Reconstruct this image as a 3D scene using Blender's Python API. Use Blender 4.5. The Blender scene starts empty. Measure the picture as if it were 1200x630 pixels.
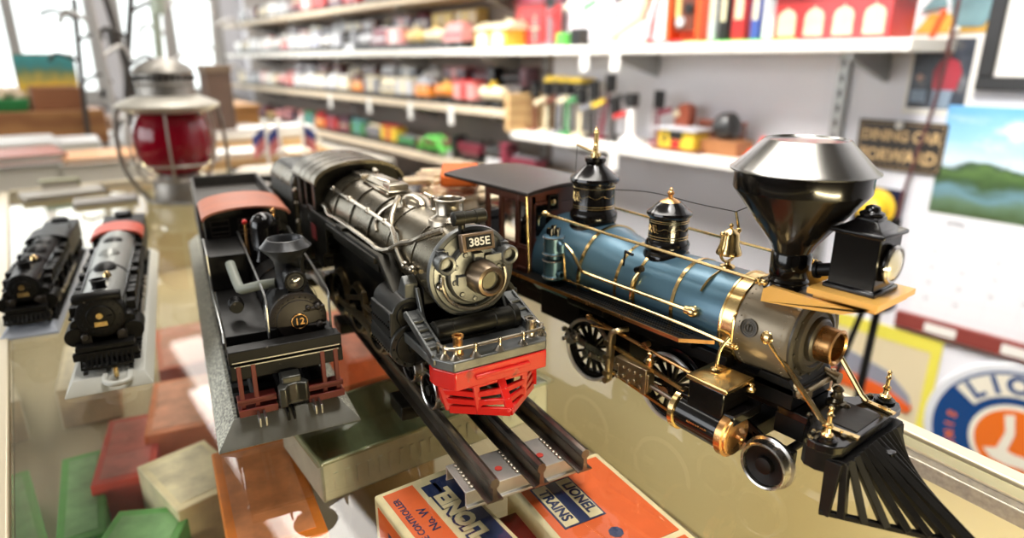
import bpy, math, random
from mathutils import Matrix, Vector
from math import sin, cos, pi, radians as R
random.seed(7)
sc = bpy.context.scene
COL = sc.collection
CT = 0.95            # height of the counter's glass top above the floor

# ------------------------------------------------------------------ materials
MATS = {}
def mat(name, col, rough=.5, metal=0., coat=0., var=0., scale=60., bump=0., bscale=300., wear=None, wearamt=.5, spec=.5, coatr=.05):
    if name in MATS: return MATS[name]
    m = bpy.data.materials.new(name); m.use_nodes = True
    n = m.node_tree.nodes; l = m.node_tree.links; b = n['Principled BSDF']
    b.inputs['Base Color'].default_value = (*col, 1)
    b.inputs['Roughness'].default_value = rough
    b.inputs['Metallic'].default_value = metal
    b.inputs['Coat Weight'].default_value = coat
    b.inputs['Coat Roughness'].default_value = coatr
    b.inputs['Specular IOR Level'].default_value = spec
    tc = n.new('ShaderNodeTexCoord')
    if var or wear:
        t = n.new('ShaderNodeTexNoise'); t.inputs['Scale'].default_value = scale; t.inputs['Detail'].default_value = 5
        l.new(tc.outputs['Object'], t.inputs['Vector'])
        r = n.new('ShaderNodeValToRGB')
        if wear:
            r.color_ramp.elements[0].position = wearamt; r.color_ramp.elements[1].position = min(1, wearamt+.08)
            r.color_ramp.elements[0].color = (*col, 1); r.color_ramp.elements[1].color = (*wear, 1)
        else:
            r.color_ramp.elements[0].position = .3; r.color_ramp.elements[1].position = .7
            r.color_ramp.elements[0].color = tuple(max(0, c*(1-var)) for c in col)+(1,)
            r.color_ramp.elements[1].color = tuple(min(1, c*(1+var)) for c in col)+(1,)
        l.new(t.outputs['Fac'], r.inputs['Fac']); l.new(r.outputs['Color'], b.inputs['Base Color'])
        mr = n.new('ShaderNodeMapRange'); mr.inputs['To Min'].default_value = max(0, rough-.08); mr.inputs['To Max'].default_value = min(1, rough+.12)
        l.new(t.outputs['Fac'], mr.inputs['Value']); l.new(mr.outputs['Result'], b.inputs['Roughness'])
    if bump:
        t2 = n.new('ShaderNodeTexNoise'); t2.inputs['Scale'].default_value = bscale; t2.inputs['Detail'].default_value = 3
        l.new(tc.outputs['Object'], t2.inputs['Vector'])
        bp = n.new('ShaderNodeBump'); bp.inputs['Strength'].default_value = bump; bp.inputs['Distance'].default_value = .001
        l.new(t2.outputs['Fac'], bp.inputs['Height']); l.new(bp.outputs['Normal'], b.inputs['Normal'])
    MATS[name] = m
    return m

def stripes(name, c1, c2, scale, rough=.5, axis='X', detail=0, dist=0.):
    if name in MATS: return MATS[name]
    m = mat(name, c1, rough); n = m.node_tree.nodes; l = m.node_tree.links
    tc = n.new('ShaderNodeTexCoord'); w = n.new('ShaderNodeTexWave'); w.bands_direction = axis
    w.inputs['Scale'].default_value = scale; w.inputs['Distortion'].default_value = dist; w.inputs['Detail'].default_value = detail
    r = n.new('ShaderNodeValToRGB'); r.color_ramp.elements[0].color = (*c1, 1); r.color_ramp.elements[1].color = (*c2, 1)
    l.new(tc.outputs['Object'], w.inputs['Vector']); l.new(w.outputs['Fac'], r.inputs['Fac'])
    l.new(r.outputs['Color'], n['Principled BSDF'].inputs['Base Color'])
    return m

def glassmat(name, tint, f0=.05, rough=0.01):
    m = bpy.data.materials.new(name); m.use_nodes = True
    n = m.node_tree.nodes; l = m.node_tree.links; n.remove(n['Principled BSDF'])
    tr = n.new('ShaderNodeBsdfTransparent'); tr.inputs['Color'].default_value = (*tint, 1)
    gl = n.new('ShaderNodeBsdfGlossy'); gl.inputs['Roughness'].default_value = rough; gl.inputs['Color'].default_value = (1, 1, 1, 1)
    lw = n.new('ShaderNodeLayerWeight'); lw.inputs['Blend'].default_value = .5
    p = n.new('ShaderNodeMath'); p.operation = 'POWER'; p.inputs[1].default_value = 5
    mu = n.new('ShaderNodeMath'); mu.operation = 'MULTIPLY_ADD'; mu.inputs[1].default_value = 1-f0; mu.inputs[2].default_value = f0
    mx = n.new('ShaderNodeMixShader'); out = n['Material Output']
    l.new(lw.outputs['Facing'], p.inputs[0]); l.new(p.outputs[0], mu.inputs[0]); l.new(mu.outputs[0], mx.inputs['Fac'])
    l.new(tr.outputs[0], mx.inputs[1]); l.new(gl.outputs[0], mx.inputs[2]); l.new(mx.outputs[0], out.inputs['Surface'])
    MATS[name] = m
    return m

GOLD = mat('polished_brass', (.78, .56, .25), .20, 1, var=.10, scale=40)
GOLD2 = mat('bronze', (.66, .36, .14), .26, 1, var=.15, scale=60)
BRASSD = mat('aged_brass', (.36, .29, .18), .34, 1, var=.2, scale=120)
GPAINT = mat('ochre_paint', (.78, .42, .085), .32, 0, coat=.5, var=.06, scale=80)
NICK = mat('nickel', (.46, .41, .33), .27, 1, var=.18, scale=90)
STEEL = mat('steel', (.50, .48, .45), .26, 1, var=.15, scale=90)
CHROME = mat('chrome', (.72, .70, .66), .16, 1)
CONE = mat('brushed_cone', (.27, .265, .25), .2, 1)
TYRE = mat('pale_tyre', (.70,.69,.66), .35, .1)
BLKG = mat('gloss_black', (.004, .0035, .0035), .16, 0, coat=.15, spec=.4)
BLK = mat('satin_black', (.006, .0055, .005), .38, 0, var=.25, scale=90, spec=.2)
BLKM = mat('matt_black', (.008, .0075, .007), .55, 0, bump=.1, spec=.3)
BLUE = mat('metallic_blue', (.080, .165, .225), .34, .5, coat=.2, var=.06, scale=30, coatr=.15)
BRZ = mat('bronze_grey_paint', (.20, .165, .115), .34, .55, var=.1, scale=70)
BRZD = mat('dark_bronze_paint', (.055, .048, .038), .38, .5, var=.15, scale=70)
MAROON = mat('dark_maroon', (.11, .032, .020), .34, 0, coat=.25, var=.1, scale=50)
ROOFB = mat('brown_black_roof', (.016, .010, .009), .34, 0, bump=.15, bscale=900)
GUN = mat('worn_gunmetal', (.165, .142, .098), .26, .88, var=.22, scale=35, bump=.12, bscale=200)
GUND = mat('dark_gunmetal', (.030, .028, .022), .34, .6, spec=.25, var=.3, scale=60, bump=.1, bscale=260)
GUNDK = mat('deck_gunmetal', (.17, .175, .17), .34, .7, var=.22, scale=60, bump=.1, bscale=260)
RED = mat('gloss_red', (.68, .018, .014), .22, 0, coat=.5, wear=(.35, .02, .015), wearamt=.66, scale=70)
REDD = mat('dull_red', (.20, .030, .02), .42, 0, var=.12, scale=80)
SALMON = mat('weathered_salmon_roof', (.50, .17, .10), .5, 0, var=.14, scale=50)
BLK12 = mat('worn_black', (.007, .0065, .006), .40, 0, spec=.22, wear=(.16, .14, .12), wearamt=.70, scale=160)
GREYB = mat('grey_black_smokebox', (.035, .028, .023), .45, .3, var=.25, scale=120)
GREYP = mat('grey_green_pipe', (.25, .27, .23), .45, 0, var=.1)
WIRE = mat('silver_wire', (.50, .50, .48), .3, 1)
RAILM = mat('tin_rail', (.17, .15, .125), .30, .9, var=.3, scale=60)
TIEM = mat('tinplate_tie', (.50, .48, .44), .42, .6, var=.25, scale=50)
GRAN = mat('speckled_grey_ballast', (.60, .56, .47), .6, 0, var=.8, scale=650, bump=.5, bscale=1500)
EDGE = mat('bare_metal_edge', (.30, .30, .27), .35, .5, var=.1)
WHB = mat('pale_grey_plastic', (.62, .62, .56), .42, 0)
BLUG = mat('blue_grey_plastic', (.38, .41, .47), .4, 0)
BOILG = mat('graphite_silver', (.34, .35, .33), .36, .5, var=.1)
SHELFP = mat('white_shelf_paint', (.82, .79, .72), .45, 0, var=.03, scale=9)
SHELFC = mat('cream_shelf_paint', (.66, .55, .40), .5, 0, var=.05, scale=9)
WALLP = mat('white_wall_paint', (.80, .80, .84), .7, 0, var=.02, scale=3)
WOOD = stripes('oak_wood', (.36, .17, .06), (.24, .10, .035), 6, .5, 'Z', 3, 6)
WOODL = stripes('light_wood', (.62, .42, .20), (.50, .30, .13), 8, .5, 'Z', 3, 5)
CREAM = mat('cream_card', (.80, .70, .44), .55, 0, var=.1, scale=80)
ORANGE = mat('orange_card', (.78, .13, .025), .5, 0, var=.07, scale=70)
NAVY = mat('navy_print', (.012, .028, .11), .5)
WHITE = mat('white_print', (.82, .80, .74), .5)
INTF = mat('cabinet_floor_liner', (.36, .31, .21), .5, 0, var=.06, scale=6)
INTW = mat('cabinet_tan_panel', (.66, .60, .38), .5, 0, var=.03, scale=4)
ALU = mat('aluminium_trim', (.55, .50, .42), .35, .8, var=.08)
GLASS = glassmat('counter_glass', (.96, .955, .90), .05)
PANE = glassmat('clear_pane', (.96, .97, .95), .05)
REDGL = mat('ruby_glass', (.26, .001, .012), .14, 0, coat=.2, spec=.4)

def col(name, c, rough=.4, metal=0, coat=.15, var=.06):
    return mat(name, c, rough, metal, coat, var, 40)

# ------------------------------------------------------------------ mesh builder
def vrot(d):
    d = Vector(d).normalized()
    return d.to_track_quat('Z', 'Y').to_matrix()

class MB:
    def __init__(s, S=.001): s.v = []; s.f = []; s.S = S; s.M = None
    def add(s, vs, fs):
        o = len(s.v)
        if s.M is not None: vs = [s.M @ Vector(p) for p in vs]
        s.v += [tuple(c*s.S for c in p) for p in vs]; s.f += [tuple(i+o for i in f) for f in fs]; return s
    def box(s, x0, x1, y0, y1, z0, z1):
        return s.add([(x0,y0,z0),(x1,y0,z0),(x1,y1,z0),(x0,y1,z0),(x0,y0,z1),(x1,y0,z1),(x1,y1,z1),(x0,y1,z1)],
                     [(0,3,2,1),(4,5,6,7),(0,1,5,4),(1,2,6,5),(2,3,7,6),(3,0,4,7)])
    def cbox(s, c, sz, rz=0, rx=0, ry=0):
        M = Matrix.Translation(c) @ Matrix.Rotation(rz,4,'Z') @ Matrix.Rotation(ry,4,'Y') @ Matrix.Rotation(rx,4,'X')
        a, b, d = sz[0]/2, sz[1]/2, sz[2]/2
        vs = [M @ Vector(p) for p in [(-a,-b,-d),(a,-b,-d),(a,b,-d),(-a,b,-d),(-a,-b,d),(a,-b,d),(a,b,d),(-a,b,d)]]
        return s.add(vs, [(0,3,2,1),(4,5,6,7),(0,1,5,4),(1,2,6,5),(2,3,7,6),(3,0,4,7)])
    def bar(s, p0, p1, w, h, up=(0,0,1)):
        p0, p1 = Vector(p0), Vector(p1); d = (p1-p0).normalized(); u = Vector(up)
        sd = d.cross(u).normalized(); u = sd.cross(d).normalized()
        vs = []
        for p in (p0, p1):
            for a, b in ((-1,-1),(1,-1),(1,1),(-1,1)): vs.append(p+sd*a*w/2+u*b*h/2)
        return s.add(vs, [(0,1,2,3),(7,6,5,4),(0,4,5,1),(1,5,6,2),(2,6,7,3),(3,7,4,0)])
    def prism(s, pts, ax, a, b):
        def P(p, t):
            if ax == 'x': return (t, p[0], p[1])
            if ax == 'y': return (p[0], t, p[1])
            return (p[0], p[1], t)
        n = len(pts)
        ar = sum(pts[i][0]*pts[(i+1)%n][1]-pts[(i+1)%n][0]*pts[i][1] for i in range(n))
        if (ar < 0) != (ax == 'y'): pts = pts[::-1]
        if a > b: a, b = b, a
        vs = [P(p, a) for p in pts]+[P(p, b) for p in pts]
        return s.add(vs, [tuple(range(n))[::-1], tuple(range(n, 2*n))]+[(i,(i+1)%n,(i+1)%n+n,i+n) for i in range(n)])
    def loft(s, rings, caps=True):
        n = len(rings[0]); vs = [p for r in rings for p in r]; fs = []
        for k in range(len(rings)-1):
            for i in range(n): fs.append((k*n+i, k*n+(i+1)%n, (k+1)*n+(i+1)%n, (k+1)*n+i))
        if caps: fs += [tuple(range(n))[::-1], tuple(range((len(rings)-1)*n, len(rings)*n))]
        return s.add(vs, fs)
    def lathe(s, prof, base=(0,0,0), d=(0,0,1), n=40, caps=True):
        Q = vrot(d); b = Vector(base); rings = []
        for r, h in prof: rings.append([b+Q@Vector((max(r,.001)*cos(2*pi*i/n), max(r,.001)*sin(2*pi*i/n), h)) for i in range(n)])
        return s.loft(rings, caps)
    def cyl(s, p0, p1, r0, r1=None, n=24):
        p0, p1 = Vector(p0), Vector(p1)
        return s.lathe([(r0,0),(r0 if r1 is None else r1,(p1-p0).length)], p0, p1-p0, n)
    def ball(s, c, r, sc=(1,1,1), n=14):
        k = max(5, n//2+1); rings = []
        for j in range(k+1):
            t = pi*j/k; rr = max(sin(t), .02)
            rings.append([(c[0]+r*sc[0]*rr*cos(2*pi*i/n), c[1]+r*sc[1]*rr*sin(2*pi*i/n), c[2]-r*sc[2]*cos(t)) for i in range(n)])
        return s.loft(rings)
    def tube(s, pts, r, n=8, smooth=True, closed=False, k=5):
        P = [Vector(p) for p in pts]
        if smooth and len(P) > 2:
            Q = []; m = len(P)
            rng = range(m) if closed else range(m-1)
            for i in rng:
                if closed: a, b, c, d = P[i-1], P[i], P[(i+1)%m], P[(i+2)%m]
                else: a, b, c, d = P[max(i-1,0)], P[i], P[i+1], P[min(i+2,m-1)]
                for j in range(k):
                    t = j/k
                    Q.append(.5*((2*b)+(-a+c)*t+(2*a-5*b+4*c-d)*t*t+(-a+3*b-3*c+d)*t*t*t))
            if not closed: Q.append(P[-1])
            P = Q
        m = len(P); rings = []; pu = None
        for i in range(m):
            if closed: d = P[(i+1)%m]-P[i-1]
            else: d = P[min(i+1,m-1)]-P[max(i-1,0)]
            d.normalize()
            if pu is None: u = Vector((0,0,1)) if abs(d.z) < .9 else Vector((1,0,0))
            else: u = pu
            sd = d.cross(u).normalized(); u = sd.cross(d).normalized(); pu = u
            rings.append([P[i]+sd*r*cos(2*pi*j/n)+u*r*sin(2*pi*j/n) for j in range(n)])
        if closed:
            rings.append(rings[0])
            return s.loft(rings, False)
        return s.loft(rings)
    def ring(s, c, d, R_, r, n=36, m=8):
        Q = vrot(d); c = Vector(c)
        return s.tube([c+Q@Vector((R_*cos(2*pi*i/n), R_*sin(2*pi*i/n), 0)) for i in range(n)], r, m, False, True)
    def build(s, name, m, parent=None, bevel=0, ang=35, seg=2):
        me = bpy.data.meshes.new(name); me.from_pydata(s.v, [], s.f); me.validate(); me.update()
        import bmesh
        bm = bmesh.new(); bm.from_mesh(me); bmesh.ops.recalc_face_normals(bm, faces=bm.faces); bm.to_mesh(me); bm.free()
        for p in me.polygons: p.use_smooth = True
        me.set_sharp_from_angle(angle=R(ang))
        me.materials.append(m)
        o = bpy.data.objects.new(name, me); COL.objects.link(o); o.parent = parent
        if bevel:
            b = o.modifiers.new('edge', 'BEVEL'); b.width = bevel*s.S; b.segments = seg; b.limit_method = 'ANGLE'; b.angle_limit = R(40); b.harden_normals = False
        return o

def tag(o, label=None, cat=None, group=None, kind=None):
    for k, v in (('label', label), ('category', cat), ('group', group), ('kind', kind)):
        if v: o[k] = v
    return o
def thing(name, label, cat, loc=(0,0,0), rz=0, group=None):
    o = bpy.data.objects.new(name, None); COL.objects.link(o); o.empty_display_size = .02
    o.location = loc; o.rotation_euler = (0,0,rz); return tag(o, label, cat, group)
def text(name, body, size, m, parent, M, ext=.0002, bold=0., sx=1.):
    cu = bpy.data.curves.new(name, 'FONT'); cu.body = body; cu.size = size; cu.extrude = ext; cu.offset = bold
    cu.align_x = 'CENTER'; cu.align_y = 'CENTER'; cu.resolution_u = 3
    t = bpy.data.objects.new(name+'_src', cu); COL.objects.link(t)
    me = bpy.data.meshes.new_from_object(t.evaluated_get(bpy.context.evaluated_depsgraph_get()))
    bpy.data.objects.remove(t); bpy.data.curves.remove(cu)
    me.transform(M @ Matrix.Diagonal((sx,1,1,1))); me.materials.clear(); me.materials.append(m); me.name = name
    o = bpy.data.objects.new(name, me); COL.objects.link(o); o.parent = parent
    return o
def frame(o, xd, yd):     # matrix with x,y axes and origin
    x = Vector(xd).normalized(); y = Vector(yd).normalized(); z = x.cross(y)
    M = Matrix((x, y, z)).transposed().to_4x4(); M.translation = Vector(o); return M

def wheel(root, s, l, z, r, w, side, spokes=12, tm=STEEL, cm=BLK, name='driving_wheel', hub=.2, cw=True, disc=False):
    """wheel with its outer face at lateral l, side = -1 right / +1 left"""
    b = MB(); d = (0, side, 0); c = (s, l-side*w, z)
    if disc:
        b.lathe([(r*.25,w*.3),(r*.82,w*.3),(r*.84,w*.72),(r*.36,w*.55),(r*.34,w*.9),(r*.18,w*.95),(.1,w*.95)], c, d, 36, True)
        b.ring((s, l-side*w*.3, z), d, r*.3, r*.05, 24, 6)
    else:
        b.cyl((s,l-side*w,z),(s,l+side*.5,z), r*hub)
        b.lathe([(r*.80,w*.2),(r*.90,w*.2),(r*.90,w*.9),(r*.80,w*.9),(r*.80,w*.2)], c, d, 48, False)
        for i in range(spokes):
            a = 2*pi*i/spokes
            b.bar((s+r*.15*cos(a), l-side*w*.45, z+r*.15*sin(a)), (s+r*.84*cos(a), l-side*w*.45, z+r*.84*sin(a)), r*.09, w*.4, (0,1,0))
        if cw: b.prism([(s+r*.86*cos(t), z+r*.86*sin(t)) for t in [4.2+.25*i for i in range(6)]], 'y', l-side*w*.2, l-side*w*.7)
    o = b.build(name, cm, root)
    t = MB().lathe([(r*.86,w*.05),(r*1.10,0),(r*1.10,w*.22),(r*.99,w*.3),(r*.98,w*.97),(r*.93,w*1.03),(r*.86,w*.97),(r*.86,w*.05)], c, d, 56, False)
    t.build('tyre', tm, o)
    return o

exec_parts = []

# ------------------------------------------------------------------ camera
cam = bpy.data.cameras.new('camera'); co = bpy.data.objects.new('camera', cam); COL.objects.link(co)
cam.sensor_width = 36; cam.lens = 760/1200*36; cam.clip_start = .01; cam.clip_end = 60
co.location = (0, 0, CT+.22)
co.rotation_euler = (pi/2-R(17.86), 0, -R(37.6))
cam.dof.use_dof = True; cam.dof.focus_distance = .365; cam.dof.aperture_fstop = 4.2; cam.dof.aperture_blades = 9
sc.camera = co

# ================================================================== BLUE 4-4-0 LOCOMOTIVE
def blue_loco():
    t = thing('model_locomotive', 'blue-boilered old-time model steam locomotive with funnel stack, maroon cab and brass fittings', 'model train', (.321,.22,CT), R(-90))
    ZC = 79
    # boiler
    MB().lathe([(25.6,0),(25.6,80),(26,88),(27,94),(29,102),(31.2,110),(32.2,117),(32.6,125),(32.6,168)], (32,0,ZC), (-1,0,0), 72).build('boiler', BLUE, t)
    for s, r, w in ((-8,25.9,2.4),(-38,25.9,2.2),(-54,25.9,2.4),(-82,32.2,2.6),(30,26.2,7.5)):
        b = MB().lathe([(r-1,0),(r+.35,0),(r+.35,w),(r-1,w)], (s-w/2,0,ZC), (1,0,0), 72, False)
        if w > 5:
            b.lathe([(r+.2,-1.2),(r+.9,-.6),(r+.9,.4),(r+.2,.8)], (s-w/2,0,ZC), (1,0,0), 72, False)
            b.lathe([(r+.2,-.8),(r+.9,-.4),(r+.9,.6),(r+.2,1.2)], (s+w/2,0,ZC), (1,0,0), 72, False)
        b.build('boiler_band', GOLD, t)
    sb = MB().lathe([(26,0),(26,31),(24.6,33.5)], (33,0,ZC), (1,0,0), 72).build('smokebox', BRZ, t)
    rv = MB()
    for s in (37.5, 62):
        for i in range(48):
            a = 2*pi*i/48
            rv.ball((s, 26*cos(a), ZC+26*sin(a)), .45, n=6)
    rv.build('rivets', BRZ, sb)
    em = MB()
    e0 = Vector((44,-25.6,ZC+5)); nd = Vector((0,-26,5)).normalized()
    em.lathe([(3.4,0),(3.4,.5),(4.6,.5),(4.6,1),(5,1),(5,0)], e0, nd, 32, False).lathe([(3.2,0),(3.2,.5)], e0, nd, 24)
    em.ring(e0+nd*.7, nd, 2.0, .35, 20, 6).bar(e0+nd*.7+Vector((0,0,-2)), e0+nd*.7+Vector((0,0,2)), .7, .5, (1,0,0))
    em.build('round_emblem', BRZD, sb)
    fr = MB().lathe([(25.0,0),(25.0,1.5),(22.5,2.2),(21.5,1.2),(19.5,1.2),(18.5,3.2),(15.5,4.0),(14.8,2.6),(12.5,2.6),(12,5),(10.8,6),(1,6)], (65.5,0,ZC), (1,0,0), 64).build('smokebox_front', BRZD, t)
    bt = MB()
    for i in range(14):
        a = 2*pi*i/14+.2; bt.ball((67.1, 20.5*cos(a), ZC+20.5*sin(a)), .8, n=8)
    bt.build('bolts', BRZD, fr)
    MB().lathe([(7.6,0),(9.6,0),(9.8,3),(9.3,10),(9.9,12),(8.4,12.5),(7.4,11.5),(7.4,0)], (68,0,ZC-1), (1,0,0), 40, False).build('door_ring', GOLD2, fr)
    MB().lathe([(7.6,0),(7.6,1)], (71.5,0,ZC-1), (1,0,0), 30).build('door_recess', BLKM, fr)
    MB().lathe([(3,0),(3.6,.8),(3.6,2.4),(2.4,3.2),(.1,3.4)], (70,5,ZC+17.5), (1,0,.2), 20).build('knob', STEEL, fr)
    # stack
    st = MB().lathe([(13,0),(13.4,1.4),(11.5,2.4),(10,4.2),(10.6,5.5),(9.6,6.8),(10,8),(10.3,8.8),(10.3,20),(9.6,21.2),(12,26),(33.2,54),(33.6,55),(33.6,63.5),(32,63.8)],
        (48,0,ZC+23), (0,0,1), 72).build('smokestack', BLKG, t)
    MB().lathe([(35.4,0),(36,.4),(36,1),(34.6,1.8),(20.6,16),(20.2,16.2),(19.2,15.2),(.2,15.0)], (48,0,ZC+87), (0,0,1), 96).build('stack_cone', CONE, st)
    # sand dome
    sd = MB().lathe([(14.5,-4),(14.8,0),(14.5,2.5),(13.2,4),(13.8,6),(14,8.5),(13.2,10.2),(12.2,11.4),(12.2,25),(13.6,26.4),(14.2,27.6),(13.9,29),(11.5,30.4),(9.6,32.5),(6.5,35)], (-35,0,ZC+22), (0,0,1), 56).build('sand_dome', BLKG, t)
    MB().lathe([(6.8,0),(7.2,.8),(6.2,1.8),(3,3.4),(1.5,4.2),(1.5,5.4),(2.3,6.8),(1.6,8.2),(.9,8.6),(1.2,9.4),(.2,10.4)], (-35,0,ZC+55.5), (0,0,1), 32).build('dome_finial', GOLD2, sd)
    b = MB()
    for h in (12.6,14.2,23,24.2): b.ring((-35,0,ZC+22+h), (0,0,1), 12.3, .28, 40, 6)
    b.build('gold_lining', GOLD, sd)
    def filigree(parent, cx, r, z0, span, hh):
        f = MB()
        for a0 in (-pi/2-.35, ):
            for q in range(-3, 4):
                pts = []
                for k in range(7):
                    u = a0+q*span/3.4+.09*sin(k*1.3); pts.append((cx+r*cos(u+.02*k), r*sin(u+.02*k), z0+hh*(.5+.42*sin(k*1.05+q*1.7))))
                f.tube(pts, .15, 5)
            f.tube([(cx+r*cos(a0+w), r*sin(a0+w), z0+hh*.5+hh*.12*sin(w*9)) for w in [x*.06*span/.3-span*1.25 for x in range(0, 42, 2)]], .13, 5)
        f.build('gold_scrollwork', GOLD, parent)
    filigree(sd, -35, 12.35, ZC+38, .36, 6)
    # steam dome
    dm = MB().lathe([(17.5,-6),(17.8,2),(17.2,5),(15.4,7),(16.4,9),(16.9,12),(16.4,15),(15.2,16.6),(14.6,17.6),(14.6,34.5),(16.6,36),(17.4,37.6),(17.0,39.4),(14.5,41),(11.5,43.6),(7,47.4),(6.4,48.2),(6.6,49.4),(7.4,50.4),(7.4,52.6),(6,53.4)], (-102,0,ZC+24), (0,0,1), 64).build('steam_dome', BLKG, t)
    b = MB()
    for h in (18.8,20.4,32.8): b.ring((-102,0,ZC+24+h), (0,0,1), 14.7, .3, 44, 6)
    b.build('gold_lining', GOLD, dm); filigree(dm, -102, 14.75, ZC+47, .34, 8)
    w = MB().cyl((-102,0,ZC+77),(-102,0,ZC+80),3.6).cyl((-102,0,ZC+80),(-102,0,ZC+93),1.7).lathe([(2.1,0),(2.1,1),(1.6,1.4),(1.6,2.6),(.6,3.4),(.3,5)], (-102,0,ZC+93), (0,0,1), 18)
    w.lathe([(2,0),(1.3,2),(1.3,5),(1.9,5.6),(1.9,6.6),(1,7),(1.3,8.4),(.3,9.6)], (-98,-4.5,ZC+77.5), (0,0,1), 16).tube([(-98,-4.5,ZC+81.5),(-108,-1,ZC+81.5),(-124,3,ZC+83)], .9, 8, False)
    w.build('whistle', GOLD, dm)
    MB().tube([(-124,3,ZC+83),(-125,3,ZC+62)], .22, 5, False).build('whistle_cord', BLK, dm)
    # bell
    bl = MB().lathe([(.3,18.4),(1.3,17.2),(1,16.2),(.7,15.5),(2.4,14.6),(4.6,12.8),(5.2,10),(5.5,6),(6.6,3),(7.4,.8),(7.2,0),(5.5,.4)], (10,0,ZC+33.5), (0,0,1), 32, False).build('bell', GOLD, t)
    yk = MB().tube([(10,-7.5,ZC+46),(10,-8.2,ZC+40),(10,-7.4,ZC+33.5),(10,-3,ZC+29.6),(10,3,ZC+29.6),(10,7.4,ZC+33.5),(10,8.2,ZC+40),(10,7.5,ZC+46)], .9, 8)
    yk.lathe([(4.5,0),(4.2,1.2),(1.8,2),(1.5,4)], (10,0,ZC+25.4), (0,0,1), 20).ball((10,-7.6,ZC+46.5),1.7,n=10).ball((10,7.6,ZC+46.5),1.7,n=10).cyl((10,-8,ZC+46.5),(10,8,ZC+46.5),.8).tube([(10,7.6,ZC+47),(7,7.6,ZC+57)], .8, 8, False)
    yk.build('bell_yoke', GOLD, bl)
    MB().tube([(10.5,-2,ZC+26),(10,-16,ZC+21.5),(9,-22,ZC+15)], .8, 7).build('bell_rope_bracket', GOLD, bl)
    MB().tube([(-118,2,ZC+52),(-60,4,ZC+59),(-20,6,ZC+57.5),(7,7.6,ZC+57)], .3, 5).tube([(7,7.6,ZC+57),(24,3,ZC+66),(30,1,ZC+69)], .3, 5, False).build('bell_cord', BLK, t)
    # handrails
    for sd_ in (-1, 1):
        h = MB().tube([(-123,27.5*sd_,ZC+37),(-60,27.5*sd_,ZC+35),(48,26.5*sd_,ZC+32.5)], 1.0, 8, False)
        for s, z in ((-122,ZC+37),(48,ZC+32.5)):
            h.lathe([(1.4,-3),(2,-2),(1.5,-1),(2.2,0),(1.5,1),(1.6,2.4),(.8,3.4)], (s,27*sd_,z), (1,0,0), 14)
        h.build('handrail', GOLD, t)
        MB().tube([(-132,26*sd_,ZC+20),(-130,27*sd_,ZC+32),(-124,27.5*sd_,ZC+37)], .9, 7).build('handrail_bracket', GOLD, t)
    p = MB().tube([(-113,-36,97),(-104,-35,101),(-95,-34,101),(-86,-34.5,97),(-78,-34,88),(-69,-31.5,84.5),(4,-27.5,82.5)], 1.0, 8)
    p.lathe([(1.2,-4),(2.6,-3),(2.6,0),(3.2,.6),(3.2,2.4),(2.4,4.4),(1.2,5.2)], (7,-27.5,82.5), (1,0,0), 16).cyl((8,-27.5,82.5),(8,-23,84),2)
    p.build('feed_pipe', GOLD, t)
    MB().tube([(-96,-36,96),(-93,-36,94),(-91,-35.5,78),(-86,-34.5,76.2),(0,-32,75),(37.5,-31,73)], .9, 8, True).cyl((35,-31,73),(40,-31,73),1.9).ball((41,-31,73),1.6,n=10).tube([(37.5,-31,73),(37.5,-31,88),(37.2,-28.5,91)], .8, 7).build('lubricator_pipe', GOLD, t)
    v = MB().cyl((-38,-24,95),(-33,-25,97.5),2.2).build('sand_valve', BLKG, t)
    MB().tube([(-35,-24.5,95),(-38,-27,88),(-38.5,-27.6,76)], 1.1, 8).build('sand_pipe', GOLD, v)
    MB().cyl((-50,-22,104),(-42,-24,104),1).tube([(-50,-22,104),(-47,-26.5,96)], .7, 6, False).build('check_valve', BLKG, t)
    # air pump (blue tanks)
    a = MB().lathe([(7,0),(7.4,.6),(7.4,2.2),(6.7,2.6),(6.7,12),(7.4,12.4),(7.4,13.2),(4.5,13.8),(4.5,17),(7.4,17.6),(7.4,18.6),(6.7,19),(6.7,29),(7.4,29.4),(7.4,30.2),(5.5,31)], (-102,-37,75.5), (0,0,1), 32)
    a.cyl((-97,-38,103),(-91,-38,99),1.7).cyl((-92.5,-38,96.5),(-92.5,-38,102),2.6).cyl((-97,-38,80),(-92,-38,80),1.8).cyl((-93.5,-38,80),(-92,-38,80),2.7)
    ap = a.build('air_pump', BLUE, t)
    c = MB()
    for k in range(5): c.cyl((-102+3.6*cos(k*1.26),-37+3.6*sin(k*1.26),106),(-102+3.6*cos(k*1.26),-37+3.6*sin(k*1.26),111),1.4)
    c.cyl((-102,-37,106),(-102,-37,113),2).build('pump_valve_head', BLKG, ap)
    b = MB()
    for z in (77,89,93.4,105.2): b.ring((-102,-37,z), (0,0,1), 7.3, .5, 32, 6)
    b.build('pump_rings', STEEL, ap)
    # cab
    cb = MB()
    Y = 33; zb, zt = 68, 129; s1, s0 = -131, -188
    for y in (-Y, Y-2):
        cb.box(s0,s1,y,y+2,zb,zb+22).box(s0,s1,y,y+2,zt-7,zt)
        for x0, x1 in ((s0,s0+4),(-170,-166),(-150,-146),(s1-4,s1)): cb.box(x0,x1,y-.4,y+2.4,zb,zt)
    # front wall with windows
    cb.box(s1-2,s1,-Y,Y,zb,96)
    for y0, y1 in ((-Y,-Y+4),(-Y+13,-Y+20),(Y-20,Y-13),(Y-4,Y)): cb.box(s1-2,s1,y0,y1,96,zt)
    cb.box(s1-2,s1,-Y,Y,zt-8,zt).box(s1-2,s1,-Y+13,-Y+19,90,zt).box(s1-2,s1,-20,20,zb,121)
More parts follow.
